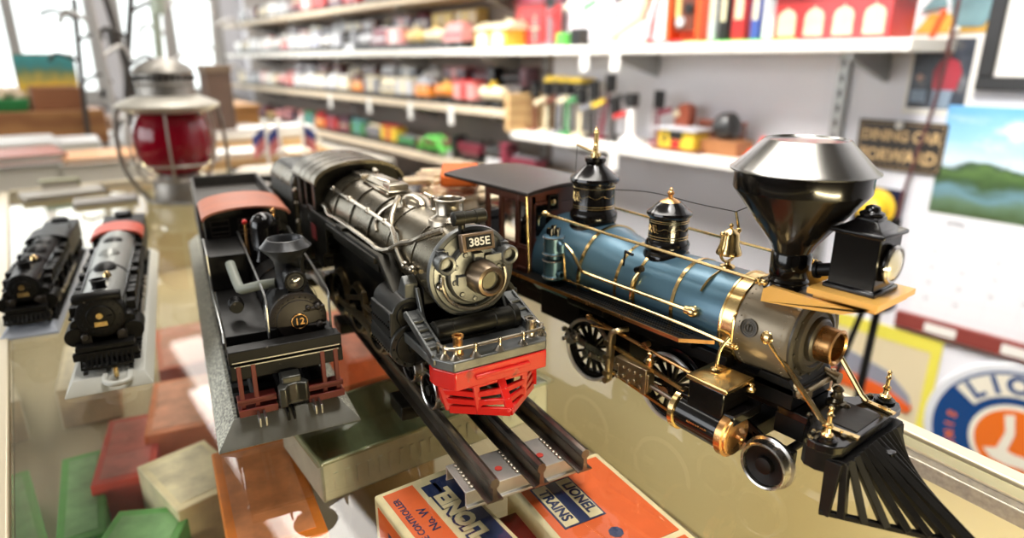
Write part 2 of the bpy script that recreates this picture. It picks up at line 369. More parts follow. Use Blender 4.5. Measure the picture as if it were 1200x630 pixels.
    for y in (-Y,Y):
        for x0,x1 in ((-184,-172),(-164,-152),(-148,-135)):
            for (a0,a1,c0,c1) in ((x0,x1,72,73.2),(x0,x1,87,88.2),(x0,x0+1.2,72,88),(x1-1.2,x1,72,88)): cb.box(a0,a1,y-1,y+1,c0,c1)
    cb.box(s0-2,s1+2,-Y-2,Y+2,zb-3,zb)
    c = cb.build('cab', MAROON, t, .35)
    MB().box(-166,-150,-Y+.6,-Y+1,90,zt-7).box(-146,-133,-Y+.6,-Y+1,90,zt-7).build('side_window', PANE, c)
    wf = MB()
    for y in (-18,8):
        wf.box(s1,s1+1.2,y,y+10,115,116).box(s1,s1+1.2,y,y+10,126,127).box(s1,s1+1.2,y,y+1,115,127).box(s1,s1+1.2,y+9,y+10,115,127)
    wf.build('front_window_frame', ROOFB, c)
    MB().box(s1,s1+.4,-17,-9,116,126).box(s1,s1+.4,9,17,116,126).build('front_window', BLKG, c)
    MB().cyl((s1+.6,-13,121),(s1+1.2,-13,121),2.6,1.2,5).build('front_window_star', GOLD, c)
    MB().box(s1,s1+.6,-Y+4,-Y+13,98,120).build('door_window', BLKG, c)
    MB().box(s1,s1+1.2,-Y+3,-Y+14,121,123).box(s1,s1+.9,-Y+5,-Y+12,73,74).box(s1,s1+.9,-Y+5,-Y+12,90,91).box(s1,s1+.9,-Y+5,-Y+6,73,91).box(s1,s1+.9,-Y+11,-Y+12,73,91).build('door_moulding', MAROON, c)
    rf = MB(); n = 10; prof = []
    for i in range(n+1):
        y = -41+82*i/n; prof.append((y, 131.8+3.2*(1-(y/41)**2)))
    rf.prism(prof+[(y, z-3) for y, z in prof[::-1]], 'x', -236, -126)
    rf.build('cab_roof', ROOFB, c, .8)
    MB().prism([(-37,128),(37,128),(37,131.5),(0,133.6),(-37,131.5)], 'x', -190, -128).build('roof_moulding', MAROON, c)
    for sd_ in (-1,1): MB().tube([(-128,37*sd_,70),(-131,38*sd_,129)], .9, 8, False).build('cab_grab_rail', GOLD, c)
    # backhead inside the cab
    bh = MB().cyl((-150,0,92),(-158,0,92),24,24,30)
    for k in range(7): bh.tube([(-158,-14+5*k,100+3*(k%3)),(-166,-16+5*k,104+4*(k%2))], .9, 6, False)
    bh.build('backhead', BLKG, c)
    # running boards
    for sd_ in (-1,1):
        rb = MB()
        pts = [(-131,26*sd_),(-131,43*sd_),(12,43*sd_),(26,30*sd_),(26,26*sd_)] if sd_ < 0 else [(-131,26),(-131,43),(12,43),(26,30),(26,26)]
        rb.prism(pts,'z',70,71.6); r_ = rb.build('running_board', BLK, t)
        cc = MB()
        for i in range(58):
            for j in range(5): cc.cbox((-90+i*1.8, (29+j*2.8)*sd_, 71.8), (1.1,1.1,.5), pi/4)
        cc.build('chequer_tread', BLKG, r_)
        e = MB().bar((-190,43.5*sd_,70.6),(12.5,43.5*sd_,70.6),.9,2.2).bar((12.5,43.5*sd_,70.6),(26.6,30*sd_,70.6),.9,2.2)
        e.build('edging', GOLD2, r_)
    MB().box(-190,-131,-43,43,66,69).build('cab_floor', BLK, t)
    # frame
    f = MB().box(-185,66,-14,-11,38,60).box(-185,66,11,14,38,60).box(-150,30,-22,22,52,60).box(40,70,-20,20,44,56).box(-60,-40,-24,24,24,52)
    f.prism([(46,52),(72,52),(66,60),(50,60)],'y',-20,20).box(-130,-88,-24,24,38,60)
    for s in (-120,-100,-50,-20): f.cyl((s,-20,40),(s,20,40),4).cyl((s,-22,60),(s+4,-24,68),3)
    f.cyl((-95,-26,60),(-60,-26,60),4).cyl((-30,-25,62),(10,-25,62),3)
    f.build('frame', BLK, t, .4)
    for s in (-4,-73):
        for sd_ in (-1,1):
            w_ = wheel(t, s+1, 29*sd_, 29.6, 22.2, 6.5, sd_, 14, BLKG, BLK)
            MB().ring((s+1,29.3*sd_,29.6),(0,sd_,0),21.4,1.3,56,8).build('tyre_edge', TYRE, w_)
        MB().cyl((s,-22,31.5),(s,22,31.5),3).build('axle', BLK, t)
    # rods, crosshead, cylinders
    for sd_ in (-1,1):
        y = sd_
        g = MB().bar((-82,34*y,36.5),(-36,38*y,36),1.6,4.6,(0,0,1)).cyl((-84,31*y,36.5),(-84,37*y,36.5),4.6).cyl((-78,37*y,40),(-78,39*y,40),1.4).cyl((-88,37*y,35),(-88,39*y,35),1.4)
        for q in (-90,-86,-80,-76): g.cbox((q,36*y,41),(2.4,3,2.6))
        g.build('main_rod', STEEL, t)
        MB().bar((-75,29.5*y,27),(-2,29.5*y,27),1.6,3.6).cyl((-73,28*y,27),(-73,31.5*y,27),3.4).cyl((-4,28*y,27),(-4,31.5*y,27),3.4).build('side_rod', STEEL, t)
        gd = MB().bar((-36,43*y,49),(20,44.5*y,43),1.6,2.6).bar((-36,43*y,31),(20,44.5*y,24.5),1.6,1.8)
        gd.build('crosshead_guides', GOLD, t)
        br = MB().tube([(-38,46*y,25),(-37.5,46*y,44),(-36.5,46*y,58),(-33,44*y,61),(-31,37*y,61)],1.7,8).bar((-39.5,43*y,24),(-37.5,43*y,58),4,2.5,(1,0,0))
        for z in (26,31,42,52): br.cyl((-38,45*y,z),(-38,48.5*y,z),2)
        br.build('guide_yoke', BRASSD, t)
        ch = MB().box(-28,-4,min(41*y,47*y),max(41*y,47*y),32,43).box(-30,-8,min(43*y,48*y),max(43*y,48*y),41,46).box(-9,-5,min(42*y,48*y),max(42*y,48*y),30,46)
        for i in range(5): ch.cyl((-27+i*4.6,47*y,34+2*(i%2)),(-27+i*4.6,49.6*y,34+2*(i%2)),1.3).cyl((-27+i*4.6,47*y,41.5),(-27+i*4.6,49.4*y,41.5),1.)
        ch.build('crosshead', BRASSD, t, .4)
        MB().lathe([(1.7,0),(2.6,2),(2.6,5),(1.5,6),(1.5,8),(2,9),(.4,10)], (-6,44*y,47), (0,0,1), 14).build('oil_cup', GOLD, t)
        MB().cyl((-5,44*y,35),(24,45*y,33),1.3).build('piston_rod', NICK, t)
        MB().tube([(-60,40*y,55),(-38,42*y,59)],.8,6,False).tube([(-62,40*y,60),(22,42*y,53.5)],1.1,8,False).cyl((-12,39*y,58.4),(-12,43*y,58.4),2).lathe([(1.2,0),(2,1),(2,3),(1.2,4)],(-64,40*y,60),(1,0,0),12).build('valve_rod', GOLD2, t)
        cy = MB().cyl((22,45*y,32),(52,45*y,31),10.6,10.6,40).build('cylinder', BLKG, t)
        MB().lathe([(10.8,0),(12.3,.6),(12.3,3.6),(10.8,4.2)],(18.5,45*y,32.2),(1,0,0),40).build('cylinder_band', GOLD, cy)
        MB().lathe([(10.9,0),(12.6,.6),(12.6,4.4),(11.2,5),(11,6),(10.4,6.3),(3,6.5),(1,6.6),(.8,8.6),(1.6,9.4),(.6,10.4)],(49.5,45*y,31.2),(1,0,0),44).build('cylinder_cap', GOLD2, cy)
        sc2 = MB()
        for k in range(8):
            u = .5+.0*k; pts = []
            for j in range(6):
                aa = -1.45+.16*sin(j*1.4+k)*1.2; pts.append((30+k*1.7+j*.5, 45*y+10.8*cos(aa+0)*0+y*10.75*cos(.3+.16*sin(j*1.4+k)), 31.4+10.75*-sin(.02+.2*sin(j*1.4+k))))
            sc2.tube(pts,.16,5)
        sc2.build('gold_scrollwork', GOLD2, cy)
        sx = MB().prism([(28,40),(50,40),(50,56),(28,56)],'y',28*y,52*y).box(18,56,min(24*y,50*y),max(24*y,50*y),38,44)
        sx.build('steam_chest', BLKG, t, .8)
        pn = MB().box(26.5,52,min(28*y,53*y),max(28*y,53*y),56,58.4)
        pn.loft([[(27,28.5*y,58.4),(51.5,28.5*y,58.4),(51.5,52.5*y,58.4),(27,52.5*y,58.4)],[(32,33*y,60.4),(46.5,33*y,60.4),(46.5,48*y,60.4),(32,48*y,60.4)]])
        pp = pn.build('steam_chest_cover', GOLD, t, .5)
        MB().lathe([(3.4,0),(3,.8),(1,1.4),(1,3)],(36,40*y,61.2),(0,0,1),20).tube([(36,40*y,63),(36,38*y,72),(37.5,33*y,78)],.9,8).build('oil_pipe', GOLD, pp)
        MB().lathe([(1.8,0),(2.8,.8),(2.8,2.2),(1.6,3),(1.6,4.4),(.6,5)],(53,32*y,52),(0,0,1),16).build('oil_cup', GOLD, t)
    # pilot truck
    for s in (67, 32):
        for sd_ in (-1,1): wheel(t, s, (36 if s > 50 else 24)*sd_, 14.8, 13.4, 8, sd_, 0, STEEL, BLK, 'pilot_wheel', disc=True)
        MB().cyl((s,-26,14.4),(s,26,14.4),2.4).build('axle', BLK, t)
    tr = MB().box(22,76,-22,-18,14,22).box(22,76,18,22,14,22).box(40,52,-22,22,16,26)
    tr.bar((22,-23,20),(45,-23,30),2,3).bar((45,-23,30),(70,-23,18),2,3).bar((22,23,20),(45,23,30),2,3).bar((45,23,30),(70,23,18),2,3)
    tr.build('pilot_truck_frame', BLK, t, .4)
    # pilot deck
    dk = MB()
    half = [(104,30),(101,35),(95,37.5),(89,37),(86,34),(83,24),(79,19),(62,19)]
    poly = [(s,-l) for s,l in half]+[(s,l) for s,l in half[::-1]]
    dk.prism(poly,'z',39,43.5).build('pilot_deck', BLKG, t, .5)
    MB().box(80,101,-13,13,43.4,43.9).build('deck_plate', GUND, t)
    d2 = MB().prism([(s-1.5, l*.93) for s,l in poly],'z',27,39); d2.build('pilot_beam', BLK, t, .5)
    b = MB()
    for (s,l) in ((99,-22),(99,22),(88,-30),(88,30),(98,-30),(98,30),(86,-8),(86,8),(92,-34),(78,16),(78,-16)): b.lathe([(1.6,0),(1.6,1),(.8,1.8)],(s,l,43.5),(0,0,1),10)
    b.lathe([(5.4,0),(5.2,1),(3.6,1.6),(3,3.4),(3.6,4.4),(2.6,5.4),(2.2,7),(3,8.2),(2,9.6),(1,10.4)],(80,8,43.5),(0,0,1),24)
    b.build('deck_bolts', GUN, t)
    for sd_ in (-1,1):
        fl = MB().lathe([(5.2,0),(5.2,1.2),(3.6,1.8),(3.6,2.6)],(95,31*sd_,43.5),(0,0,1),24).build('flag_post_base', BLKG, t)
        MB().lathe([(2.9,0),(2.9,1),(1.7,1.8),(1.3,4),(2.1,5.2),(2.1,6.2),(1.1,7.2),(1.0,10.5),(1.7,11.4),(1,12.4),(1,14.4),(1.4,15),(.3,16)],(95,31*sd_,46),(0,0,1),18).build('flag_post', GOLD, fl)
        s_ = MB().tube([(55,25.5*sd_,81.5),(87,21*sd_,47),(90,21*sd_,45)],1.5,8,False).lathe([(3.4,0),(3.6,.8),(2.6,1.8),(.6,2.2)],(54.5,25*sd_,82),(0,sd_,.3),18)
        s_.bar((88,21*sd_,44.6),(105,19*sd_,44.6),3.2,1.1)
        for q in (92,97,102): s_.lathe([(.9,0),(.6,.5)],(q,20.4*sd_,45.1),(0,0,1),8)
        s_.build('brace_rod', GOLD, t)
    g = MB()
    for sd_ in (-1,1): g.cyl((64,16*sd_,56),(76,16*sd_,54),2.4).cyl((74,16*sd_,54),(76.5,16*sd_,54),3.2)
    g.cyl((72,-18,53),(72,18,53),1.6).lathe([(2.6,0),(2.6,2),(1.8,3),(1.2,5)],(72,-17,53),(0,0,1),14).lathe([(2.6,0),(2.6,2),(1.8,3),(1.2,5)],(72,17,53),(0,0,1),14)
    g.build('frame_crossbar', BRASSD, t)
    # cowcatcher
    pf = MB()
    tip = (156,0,5)
    pf.bar((98,-33,5),tip,3,2.6).bar((98,33,5),tip,3,2.6)
    pf.prism([(96,-33),(99,-33),(106,-31),(106,31),(99,33),(96,33)],'z',29,36)
    N = 8
    for sd_ in (-1,1):
        for i in range(N):
            u = i/(N-1)
            top = (104.5-3.5*(1-u)*0, sd_*(31*(1-u)+1.6), 35)
            bot = (98+(154-98)*(u**.92), sd_*33*(1-u**.92)+sd_*.8, 5)
            if i == 0: pf.prism([(97,35),(105,35),(103,4),(98,4)],'y',31*sd_,33.4*sd_)
            else: pf.bar(top, bot, 3.5, 6.0, (0,sd_*.5,1))
    pf.build('cowcatcher', BLK, t, .3)
    MB().cbox((112,0,32),(6,5,4)).bar((114,0,31),(150,0,9),2.2,1.4,(0,0,1)).build('drawbar', BLKG, t, .3)
    # headlight and its bracket
    pl = MB().box(69,103,-20,20,ZC+31,ZC+34).box(71,101,-17,17,ZC+28.6,ZC+31)
    for sd_ in (-1,1):
        pl.prism([(46,ZC+20),(46.5,ZC+27),(50,ZC+29.5),(70,ZC+29),(96,ZC+29),(100,ZC+31),(88,ZC+25.5),(60,ZC+21.5)],'y',sd_*18.5,sd_*21.5)
    pl.build('headlight_shelf', GPAINT, t, .7)
    zt = ZC+34
    hl = MB()
    def rr(z,h,c=0): return [(85-h,-h,z),(85+h,-h,z),(85+h,h,z),(85-h,h,z)]
    hl.loft([rr(zt,12.6),rr(zt+2,12.6),rr(zt+2.6,11),rr(zt+28,11),rr(zt+28.2,12.8),rr(zt+30,12.8),rr(zt+31.5,9.5),rr(zt+34.5,5.2),rr(zt+36,5.2)])
    hl.lathe([(4.6,0),(5.6,.6),(5.6,1.8),(3.6,2.6),(3.2,4.6),(1,5.6)],(85,0,zt+36),(0,0,1),24)
    hl.lathe([(8.4,0),(9.4,1),(9.4,2.4),(8.2,2.6)],(96,0,zt+15),(1,0,0),36)
    h = hl.build('headlight', BLKG, t, .5)
    MB().lathe([(8.6,0),(9.5,.6),(8.8,1.6),(7.8,1.4)],(98,0,zt+15),(1,0,0),40,False).build('lens_rim', CHROME, h)
    MB().lathe([(8.2,0),(7.6,1.2),(5.4,2.4),(2.4,3.2),(.1,3.4)],(98,0,zt+15),(1,0,0),40).build('lens', mat('pearly_lens',(.75,.72,.64),.22,.35,coat=1), h)
    MB().cyl((73,-4,zt+7),(66,-4,zt+5),3.4).cyl((66,-4,zt+5),(64,-4,zt+4.6),4.4).build('lamp_oil_font', BLK, h)
    return t
blue_loco()

def wood_tender():
    t = thing('model_tender', 'dark model tender piled high with split firewood, behind the maroon cab', 'model train', (.321,.22,CT), R(-90))
    b = MB().box(-345,-252,-34,34,40,90).box(-330,-252,-36,36,80,84).box(-334,-246,-36,36,34,42)
    b.build('tender_body', BLKG, t, .8)
    random.seed(3)
    logm = mat('split_firewood', (.90,.68,.46), .7, 0, var=.25, scale=90, bump=.6, bscale=200)
    for i in range(34):
        x = random.uniform(-338,-262); y = random.uniform(-28,28); k = i/34
        z = 92+28*k*(1-abs(y)/60)
        a = random.uniform(-.5,.5); L_ = random.uniform(11,17); r = random.uniform(3,5)
        m = MB().prism([(r*cos(q+i)*random.uniform(.8,1.15), r*sin(q+i)) for q in (0,1.3,2.3,3.5,4.8)],'y',-L_,L_)
        m.v = [((p[0]*cos(a)-p[1]*sin(a)+x*.001), p[0]*sin(a)+p[1]*cos(a)+y*.001, p[2]+z*.001) for p in m.v]
        m.build('firewood_log', logm, t, .5)
    for s in (-310,-270):
        for sd_ in (-1,1): wheel(t, s, 26*sd_, 15, 13.6, 5, sd_, 0, STEEL, BLK, 'tender_wheel', disc=True)
        MB().box(s-18,s+18,-30,-26,12,26).box(s-18,s+18,26,30,12,26).box(s-4,s+4,-26,26,14,40).build('truck_frame', BLK, t)
    return t
wood_tender()
o_ = MB().prism([(-26,0),(24,0),(26,12),(-8,20),(-27,9)],'y',-16,16).build('folded_cloth', mat('orange_cloth',(.85,.16,.02),.6,0,var=.1), None, 2)
o_.location = (.318,.488,CT+.113); o_.rotation_euler = (0,.1,.9); tag(o_, 'crumpled orange scrap resting on the firewood heap', 'cloth')

# ================================================================== GREY 385E LOCOMOTIVE ON TINPLATE TRACK
def grey_loco():
    O = (.1866,.2156,CT); H = R(-96.5)
    t = thing('model_locomotive', 'gunmetal tinplate steam locomotive numbered 385E with a bright red cowcatcher', 'model train', O, H)
    ZC = 106; SF = -76
    RT = 26.5   # wheel tread height
    MB().lathe([(25.4,0),(25.6,25),(25.7,60),(26.5,110),(28,150),(29,200)], (SF-3,0,ZC), (-1,0,0), 72).build('boiler', GUN, t)
    for s in (-104,-142,-176,-212,-246):
        r = 25.7+max(0,(-s-140))*.03
        MB().lathe([(r-1,0),(r+.45,0),(r+.45,1.6),(r-1,1.6)], (s,0,ZC), (1,0,0), 64, False).build('boiler_band', GUN, t)
    f = MB().lathe([(26.4,-3),(26.9,-1),(26.4,1.2),(24.6,1.8),(23.6,1.0),(17.4,2.0),(17,5.2),(16,6.2),(9,7),(.5,7)], (SF,0,ZC), (1,0,0), 72)
    sf = f.build('smokebox_front', GUNDK, t)
    b = MB()
    for i in range(10):
        a = 2*pi*i/10+.2; b.lathe([(1.7,0),(1.7,1.4),(1.1,2)], (SF+5, 16.6*cos(a)*.84+0, ZC+16.6*sin(a)*.84), (1,0,0), 10)
    for i in range(8):
        a = 2*pi*i/8+.1; b.ball((SF+1.6, 20.4*cos(a), ZC+20.4*sin(a)), 1.1, n=8)
    b.box(SF+6.5,SF+9.5,-3,3,ZC+9,ZC+13).box(SF+6.5,SF+9.5,4,15,ZC+7,ZC+11).box(SF+6.5,SF+9.5,-13,-8,ZC-4,ZC+1)
    b.build('bolts', GUNDK, sf)
    MB().lathe([(9.6,0),(9.8,4),(9.2,5),(9.0,13),(8.2,14.4),(6.6,14.9),(5.6,14.2),(5.4,11)], (SF+6.5,1.5,ZC-.5), (1,0,0), 40, False).build('lamp_housing', mat('aged_bronze',(.20,.15,.10),.3,.9,var=.15), sf)
    MB().cyl((SF+6,1.5,ZC-.5),(SF+18,1.5,ZC-.5),5.6).build('lamp_lens', mat('smoky_lens',(.05,.05,.045),.12,0,coat=1), sf)
    for sd_ in (-1,1):
        MB().lathe([(4.4,0),(4.6,5),(5.4,6),(5.6,10.5),(4.9,11.3),(3.6,11),(3.4,7.5),(.3,7.3)], (SF-1,19.6*sd_,ZC+9), (1,0,0), 28).box(SF-3,SF+4,min(17*sd_,22*sd_),max(17*sd_,22*sd_),ZC+12,ZC+15.5).build('marker_lamp', GUNDK, sf)
    pts = [(SF+4,-20*1,ZC+1),(SF+5,-20,ZC-6),(SF+5,-15,ZC-14.5),(SF+5,-5,ZC-20),(SF+5,6,ZC-19.6),(SF+5,15,ZC-14.5),(SF+5,19.5,ZC-6),(SF+4,19,ZC+1)]
    MB().tube(pts, 1.15, 8).ball((SF+3,-21,ZC-5),2.3,n=10).ball((SF+3,18.4,ZC-4.5),2.3,n=10).build('hand_rail', NICK, sf)
    # number plate
    np_ = MB().cbox((SF+7,0,ZC+19.2),(5,20,10),0,0,R(-12)).build('number_plate', mat('dark_bronze_plate',(.28,.20,.14),.35,.8), t, .6)
    MB().cbox((SF+9.7,0,ZC+19.7),(.6,15.5,6.6),0,0,R(-12)).build('plate_ground', BLKM, np_)
    M = frame(Vector(((SF+10.3)*.001,0,(ZC+19.8)*.001)), (0,1,0), (-sin(R(12)),0,cos(R(12))))
    text('plate_number','385E',.0062,WHITE,np_,M,.0001,.00012,1.05)
    # whistle barrel, chimney, domes
    MB().lathe([(3.2,0),(4,.4),(4,6),(3.5,6.4),(3.5,13),(3.9,13.4),(4.2,19),(3.4,20)], (-74,-12,ZC+32), (0,1,0), 28).cyl((-75,-6,ZC+24),(-75,-6,ZC+31),2).build('feedwater_barrel', GUND, t)
    c = MB().lathe([(13,-4),(12.5,-.5),(9.4,1.2),(8.2,3),(8.2,9.4),(9.3,10.4),(9.3,11.2),(8,11.6),(7.2,10.8),(7.0,2)], (-102,0,ZC+26), (0,0,1), 44, False).build('chimney', NICK, t)
    d = MB(); d.ball((0,0,0),1,(16,9.5,9),32); d.v = [(x-.153, y, max(z,-.004)+(ZC+23)*.001) for x,y,z in d.v]; d.build('sand_dome', mat('bright_nickel',(.56,.49,.37),.2,1,var=.06), t)
    MB().lathe([(3.8,0),(3.2,1),(1.8,1.8),(1.6,7.6),(2,8.4),(1.4,9)], (-130,2,ZC+25), (0,0,1), 18).build('safety_valve', NICK, t)
    d = MB().lathe([(.2,0),(.2,.1)],(0,0,0)).v and MB()
    d.box(-232,-180,-9,9,ZC+25,ZC+29).loft([[(x,y,ZC+29) for x,y in ((-231,-8),(-181,-8),(-181,8),(-231,8))],[(x,y,ZC+34) for x,y in ((-226,-4.5),(-192,-4.5),(-192,4.5),(-226,4.5))]])
    d.build('steam_dome', mat('bright_nickel',(.7,.62,.48),.18,1), t, 1.6)
    MB().box(-194,-181,-7,7,ZC+28,ZC+33).build('dome_step', NICK, t, .6)
    MB().box(-266,-244,-6,6,ZC+27,ZC+31).lathe([(2.4,0),(1.4,1.4),(1.4,5),(2,6),(1,7)],(-240,5,ZC+28),(0,0,1),14).lathe([(2.4,0),(1.4,1.4),(1.4,5),(2,6),(1,7)],(-252,8,ZC+27),(0,0,1),14).build('turret', NICK, t, .5)
    for sd_ in (-1,1):
        h = MB().tube([(-300,22*sd_,ZC+20),(-225,22.5*sd_,ZC+18),(-148,23*sd_,ZC+16),(-132,24.5*sd_,ZC+14),(-120,27*sd_,ZC+6),(-108,28*sd_,ZC+0),(-93,27*sd_,ZC-1)], 1.4, 8)
        for s,z in ((-262,19),(-222,18),(-182,17),(-150,16)): h.ball((s,22.6*sd_,ZC+z),2.4,n=10)
        h.ball((-106,28*sd_,ZC),2.6,n=10).ball((-96,27.6*sd_,ZC),2.6,n=10)
        h.build('handrail', NICK, t)
        p = MB().tube([(-160,9*sd_,ZC+29),(-152,15*sd_,ZC+25),(-146,20*sd_,ZC+19),(-141,22*sd_,ZC+13)],1.7,8)
        p.tube([(-135,30*sd_,ZC+2),(-126,29*sd_,ZC+5),(-118,25*sd_,ZC+10),(-108,22*sd_,ZC+13),(-98,19*sd_,ZC+18),(-86,13*sd_,ZC+23.5)],1.7,8)
        p.tube([(-157,11*sd_,ZC+27),(-164,19*sd_,ZC+20),(-166,23*sd_,ZC+13),(-160,25*sd_,ZC+8)],1.3,8)
        p.build('steam_pipe', NICK, t)
        MB().tube([(-285,30*sd_,ZC+6),(-262,30*sd_,ZC+6),(-250,31*sd_,ZC+2),(-228,31*sd_,ZC+3),(-160,31*sd_,ZC+2),(-145,31*sd_,ZC+1),(-135,30*sd_,ZC+2)],1.6,8).build('injector_pipe', NICK, t)
        # running board and shoulder
        y0, y1 = sorted((25*sd_, 35.5*sd_))
        rb = MB().prism([(-290,ZC-3),(-134,ZC-3),(-122,ZC-12),(-104,ZC-25),(-90,ZC-29),(-90,ZC-26),(-102,ZC-21),(-119,ZC-9),(-132,ZC+0),(-290,ZC+0)],'y',y0,y1)
        rb.box(-215,-200,y0-1,y1+1,ZC+0,ZC+3).box(-240,-135,min(34*sd_,37*sd_),max(34*sd_,37*sd_),ZC-6,ZC-2)
        rb.build('running_board', GUND, t, .5)
        sk = MB().prism([(-290,ZC-3),(-250,ZC-3),(-250,78),(-262,74),(-262,62),(-290,62)],'y',33*sd_,35*sd_).box(-232,-136,min(32*sd_,34*sd_),max(32*sd_,34*sd_),ZC-12,ZC-3)
        sk.build('side_skirt', GUND, t, .4)
        br = MB().prism([(-112,ZC-22),(-97,ZC-24),(-95,ZC-8),(-100,ZC-4)],'y',25*sd_,33*sd_).prism([(-80,68),(-90,80),(-96,96),(-92,96),(-85,81),(-74,68)],'y',25.5*sd_,27.5*sd_); br.build('smokebox_brace', GUNDK, t, .5)
        st = MB().prism([(-52,69),(-92,83),(-92,80),(-52,66)],'y',27.5*sd_,36*sd_)
        for i,(s,z) in enumerate(((-61,70.6),(-68,73),(-75,75.5),(-82,78))): st.box(s-2,s+2,min(28.5*sd_,35*sd_),max(28.5*sd_,35*sd_),z+.5,z+3)
        st.bar((-54,28.2*sd_,70),(-90,28.2*sd_,83),1.4,3).bar((-54,35.4*sd_,70),(-90,35.4*sd_,83),1.4,3)
        st.build('steps', GUNDK, t, .3)
        # cylinders
        cy = MB()
        cy.cyl((-128,30*sd_,62),(-94,30*sd_,60),14.2,14.2,40).cyl((-128,31*sd_,81),(-96,31*sd_,79),10.5,10.5,36)
        cy.box(-128,-96,min(28*sd_,43*sd_),max(28*sd_,43*sd_),60,82)
        cc = cy.build('cylinder', mat('dark_cylinder_paint',(.02,.02,.018),.34,0,coat=.3), t, .7)
        b = MB()
        for i in range(10):
            b.ball((-126+i*3.1,44*sd_,58),.7,n=6).ball((-126+i*3.1,43.4*sd_,73),.7,n=6)
        for z in (62,67,72,77): b.ball((-127,43.2*sd_,z),.7,n=6); b.ball((-97,43.2*sd_,z),.7,n=6)
        for i in range(12):
            a = 2*pi*i/12; b.ball((-94,30*sd_+12.3*cos(a),60+12.3*sd_*sin(a)),.8,n=6)
        b.lathe([(11,0),(10.6,1.2),(4,1.8),(3.6,4),(1,4.6)],(-94,30*sd_,60),(1,0,0),32).lathe([(8,0),(7.6,1.2),(3,1.8),(2.6,3.6),(1,4)],(-96,31*sd_,79),(1,0,0),28)
        b.build('cylinder_cover', BLK, cc)
        # wheels and rods
        for s in (-165,-206,-247): wheel(t, s, 29.5*sd_, RT+19, 18.2, 5, sd_, 12, BRASSD, BLK)
        wheel(t, -285, 28*sd_, RT+12, 10.9, 5, sd_, 8, BRASSD, BLK, 'trailing_wheel', cw=False)
        wheel(t, -76, 29.5*sd_, RT+12, 11.6, 9, sd_, 7, STEEL, BLKM, 'leading_wheel', .26, False)
        wheel(t, -112, 27*sd_, RT+12, 11, 6, sd_, 7, STEEL, BLKM, 'leading_wheel', .26, False)
        MB().prism([(-250,44),(-205,48),(-165,45),(-165,41),(-205,42),(-250,40)],'y',31*sd_,32.5*sd_).cyl((-247,30*sd_,42),(-247,34*sd_,42),4.5).cyl((-206,30*sd_,45),(-206,34.5*sd_,45),5).cyl((-165,30*sd_,43),(-165,34*sd_,43),4).build('side_rod', BRASSD, t)
        MB().bar((-206,36*sd_,47),(-134,37*sd_,62),1.6,4.6).bar((-160,38*sd_,66),(-128,38*sd_,66),1.8,3).bar((-158,38*sd_,57),(-128,38*sd_,57),1.8,3).bar((-158,37*sd_,54),(-156,38*sd_,76),3,3,(1,0,0)).bar((-200,37*sd_,58),(-156,38*sd_,72),1.4,3.4).build('main_rod', BRASSD, t)
    for s in (-165,-206,-247): MB().cyl((s,-26,RT+19),(s,26,RT+19),3).build('axle', BLK, t)
    for s in (-76,-112): MB().cyl((s,-26,RT+12),(s,26,RT+12),2.4).build('axle', BLK, t)
    fr = MB().box(-290,-130,-20,20,44,84).box(-130,-60,-16,16,44,66).box(-290,-90,-24,24,76,ZC-10); fr.build('frame', BLK, t, .5)
    # front deck
    dp = [(-95,-36),(-54,-36),(-42,-29),(-42,29),(-54,36),(-95,36)]
    dk = MB().prism(dp,'z',64,70).build('front_deck', GUNDK, t, .9)
    tb = MB().lathe([(5.6,0),(6.4,.8),(6.4,10),(5.9,10.4),(5.9,37),(6.4,37.4),(6.4,49),(7,49.4),(7,53),(4,54)], (-71,-27,76), (0,1,0), 36).box(-76,-66,-24,24,68,72).box(-79,-72,-26,26,68,79)
    tb.build('air_reservoir', GUND, t)
    RZ = 76
    pr = [(-57,-31),(-50,-30.5),(-45.5,-27),(-44.5,-15),(-44.5,0),(-44.5,15),(-45.5,27),(-50,30.5),(-57,31)]
    rl = MB().tube([(s,l,RZ) for s,l in pr],1.0,8,True,False,4)
    for s,l in (pr[1],pr[3],(-44.5,0),pr[5],pr[7],(-46,-26)): rl.lathe([(3,-6),(1.6,-4),(1,-2.6),(1.4,-.6),(1.2,1.2)],(s,l,RZ),(0,0,1),14)
    for sd_ in (-1,1): rl.cyl((-57,31*sd_,RZ),(-57,31*sd_,70),1)
    rl.build('deck_railing', NICK, t)
    for l,m in ((-22,GOLD2),(24,NICK)): MB().lathe([(3.2,0),(2.7,1),(2.7,9),(3.3,10),(3.3,11),(1.8,11),(1.6,8)],(-51,l,70),(0,0,1),20).build('flag_socket', m, t)
    # red beam and cowcatcher
    MB().prism([(-60,-35.4),(-53.4,-35.4),(-41.4,-28.6),(-41.4,28.6),(-53.4,35.4),(-60,35.4),(-60,31),(-56,31),(-45,24),(-45,-24),(-56,-31),(-60,-31)],'z',53.5,64).box(-41.6,-39.6,-17,17,58,60.5).build('buffer_beam', RED, t, .6)
    def pt(u, v):     # u -1..1 across, v 0 (top) .. 1 (bottom)
        a = abs(u)
        s_t = -44-(14*max(0,(a-.55)/.45)); s_b = -33-20*a
        l_t = 30*u; l_b = 27*u
        return (s_t+(s_b-s_t)*v, l_t+(l_b-l_t)*v, 53+(37.5-53)*v)
    cw = MB()
    for v in (0,.36,.68,1):
        P = [pt(u/6,v) for u in range(-6,7)]
        P = [pt(-1,v),pt(-.55,v),pt(0,v),pt(.55,v),pt(1,v)]
        for a_,b_ in zip(P,P[1:]): cw.bar(a_,b_,2.4,3.3 if v<1 else 4.6)
    for u in (-1,-.52,0,.52,1): cw.bar(pt(u,0),pt(u,1),4.6 if u in (-1,0,1) else 3.6,2.4,(1,0,0))
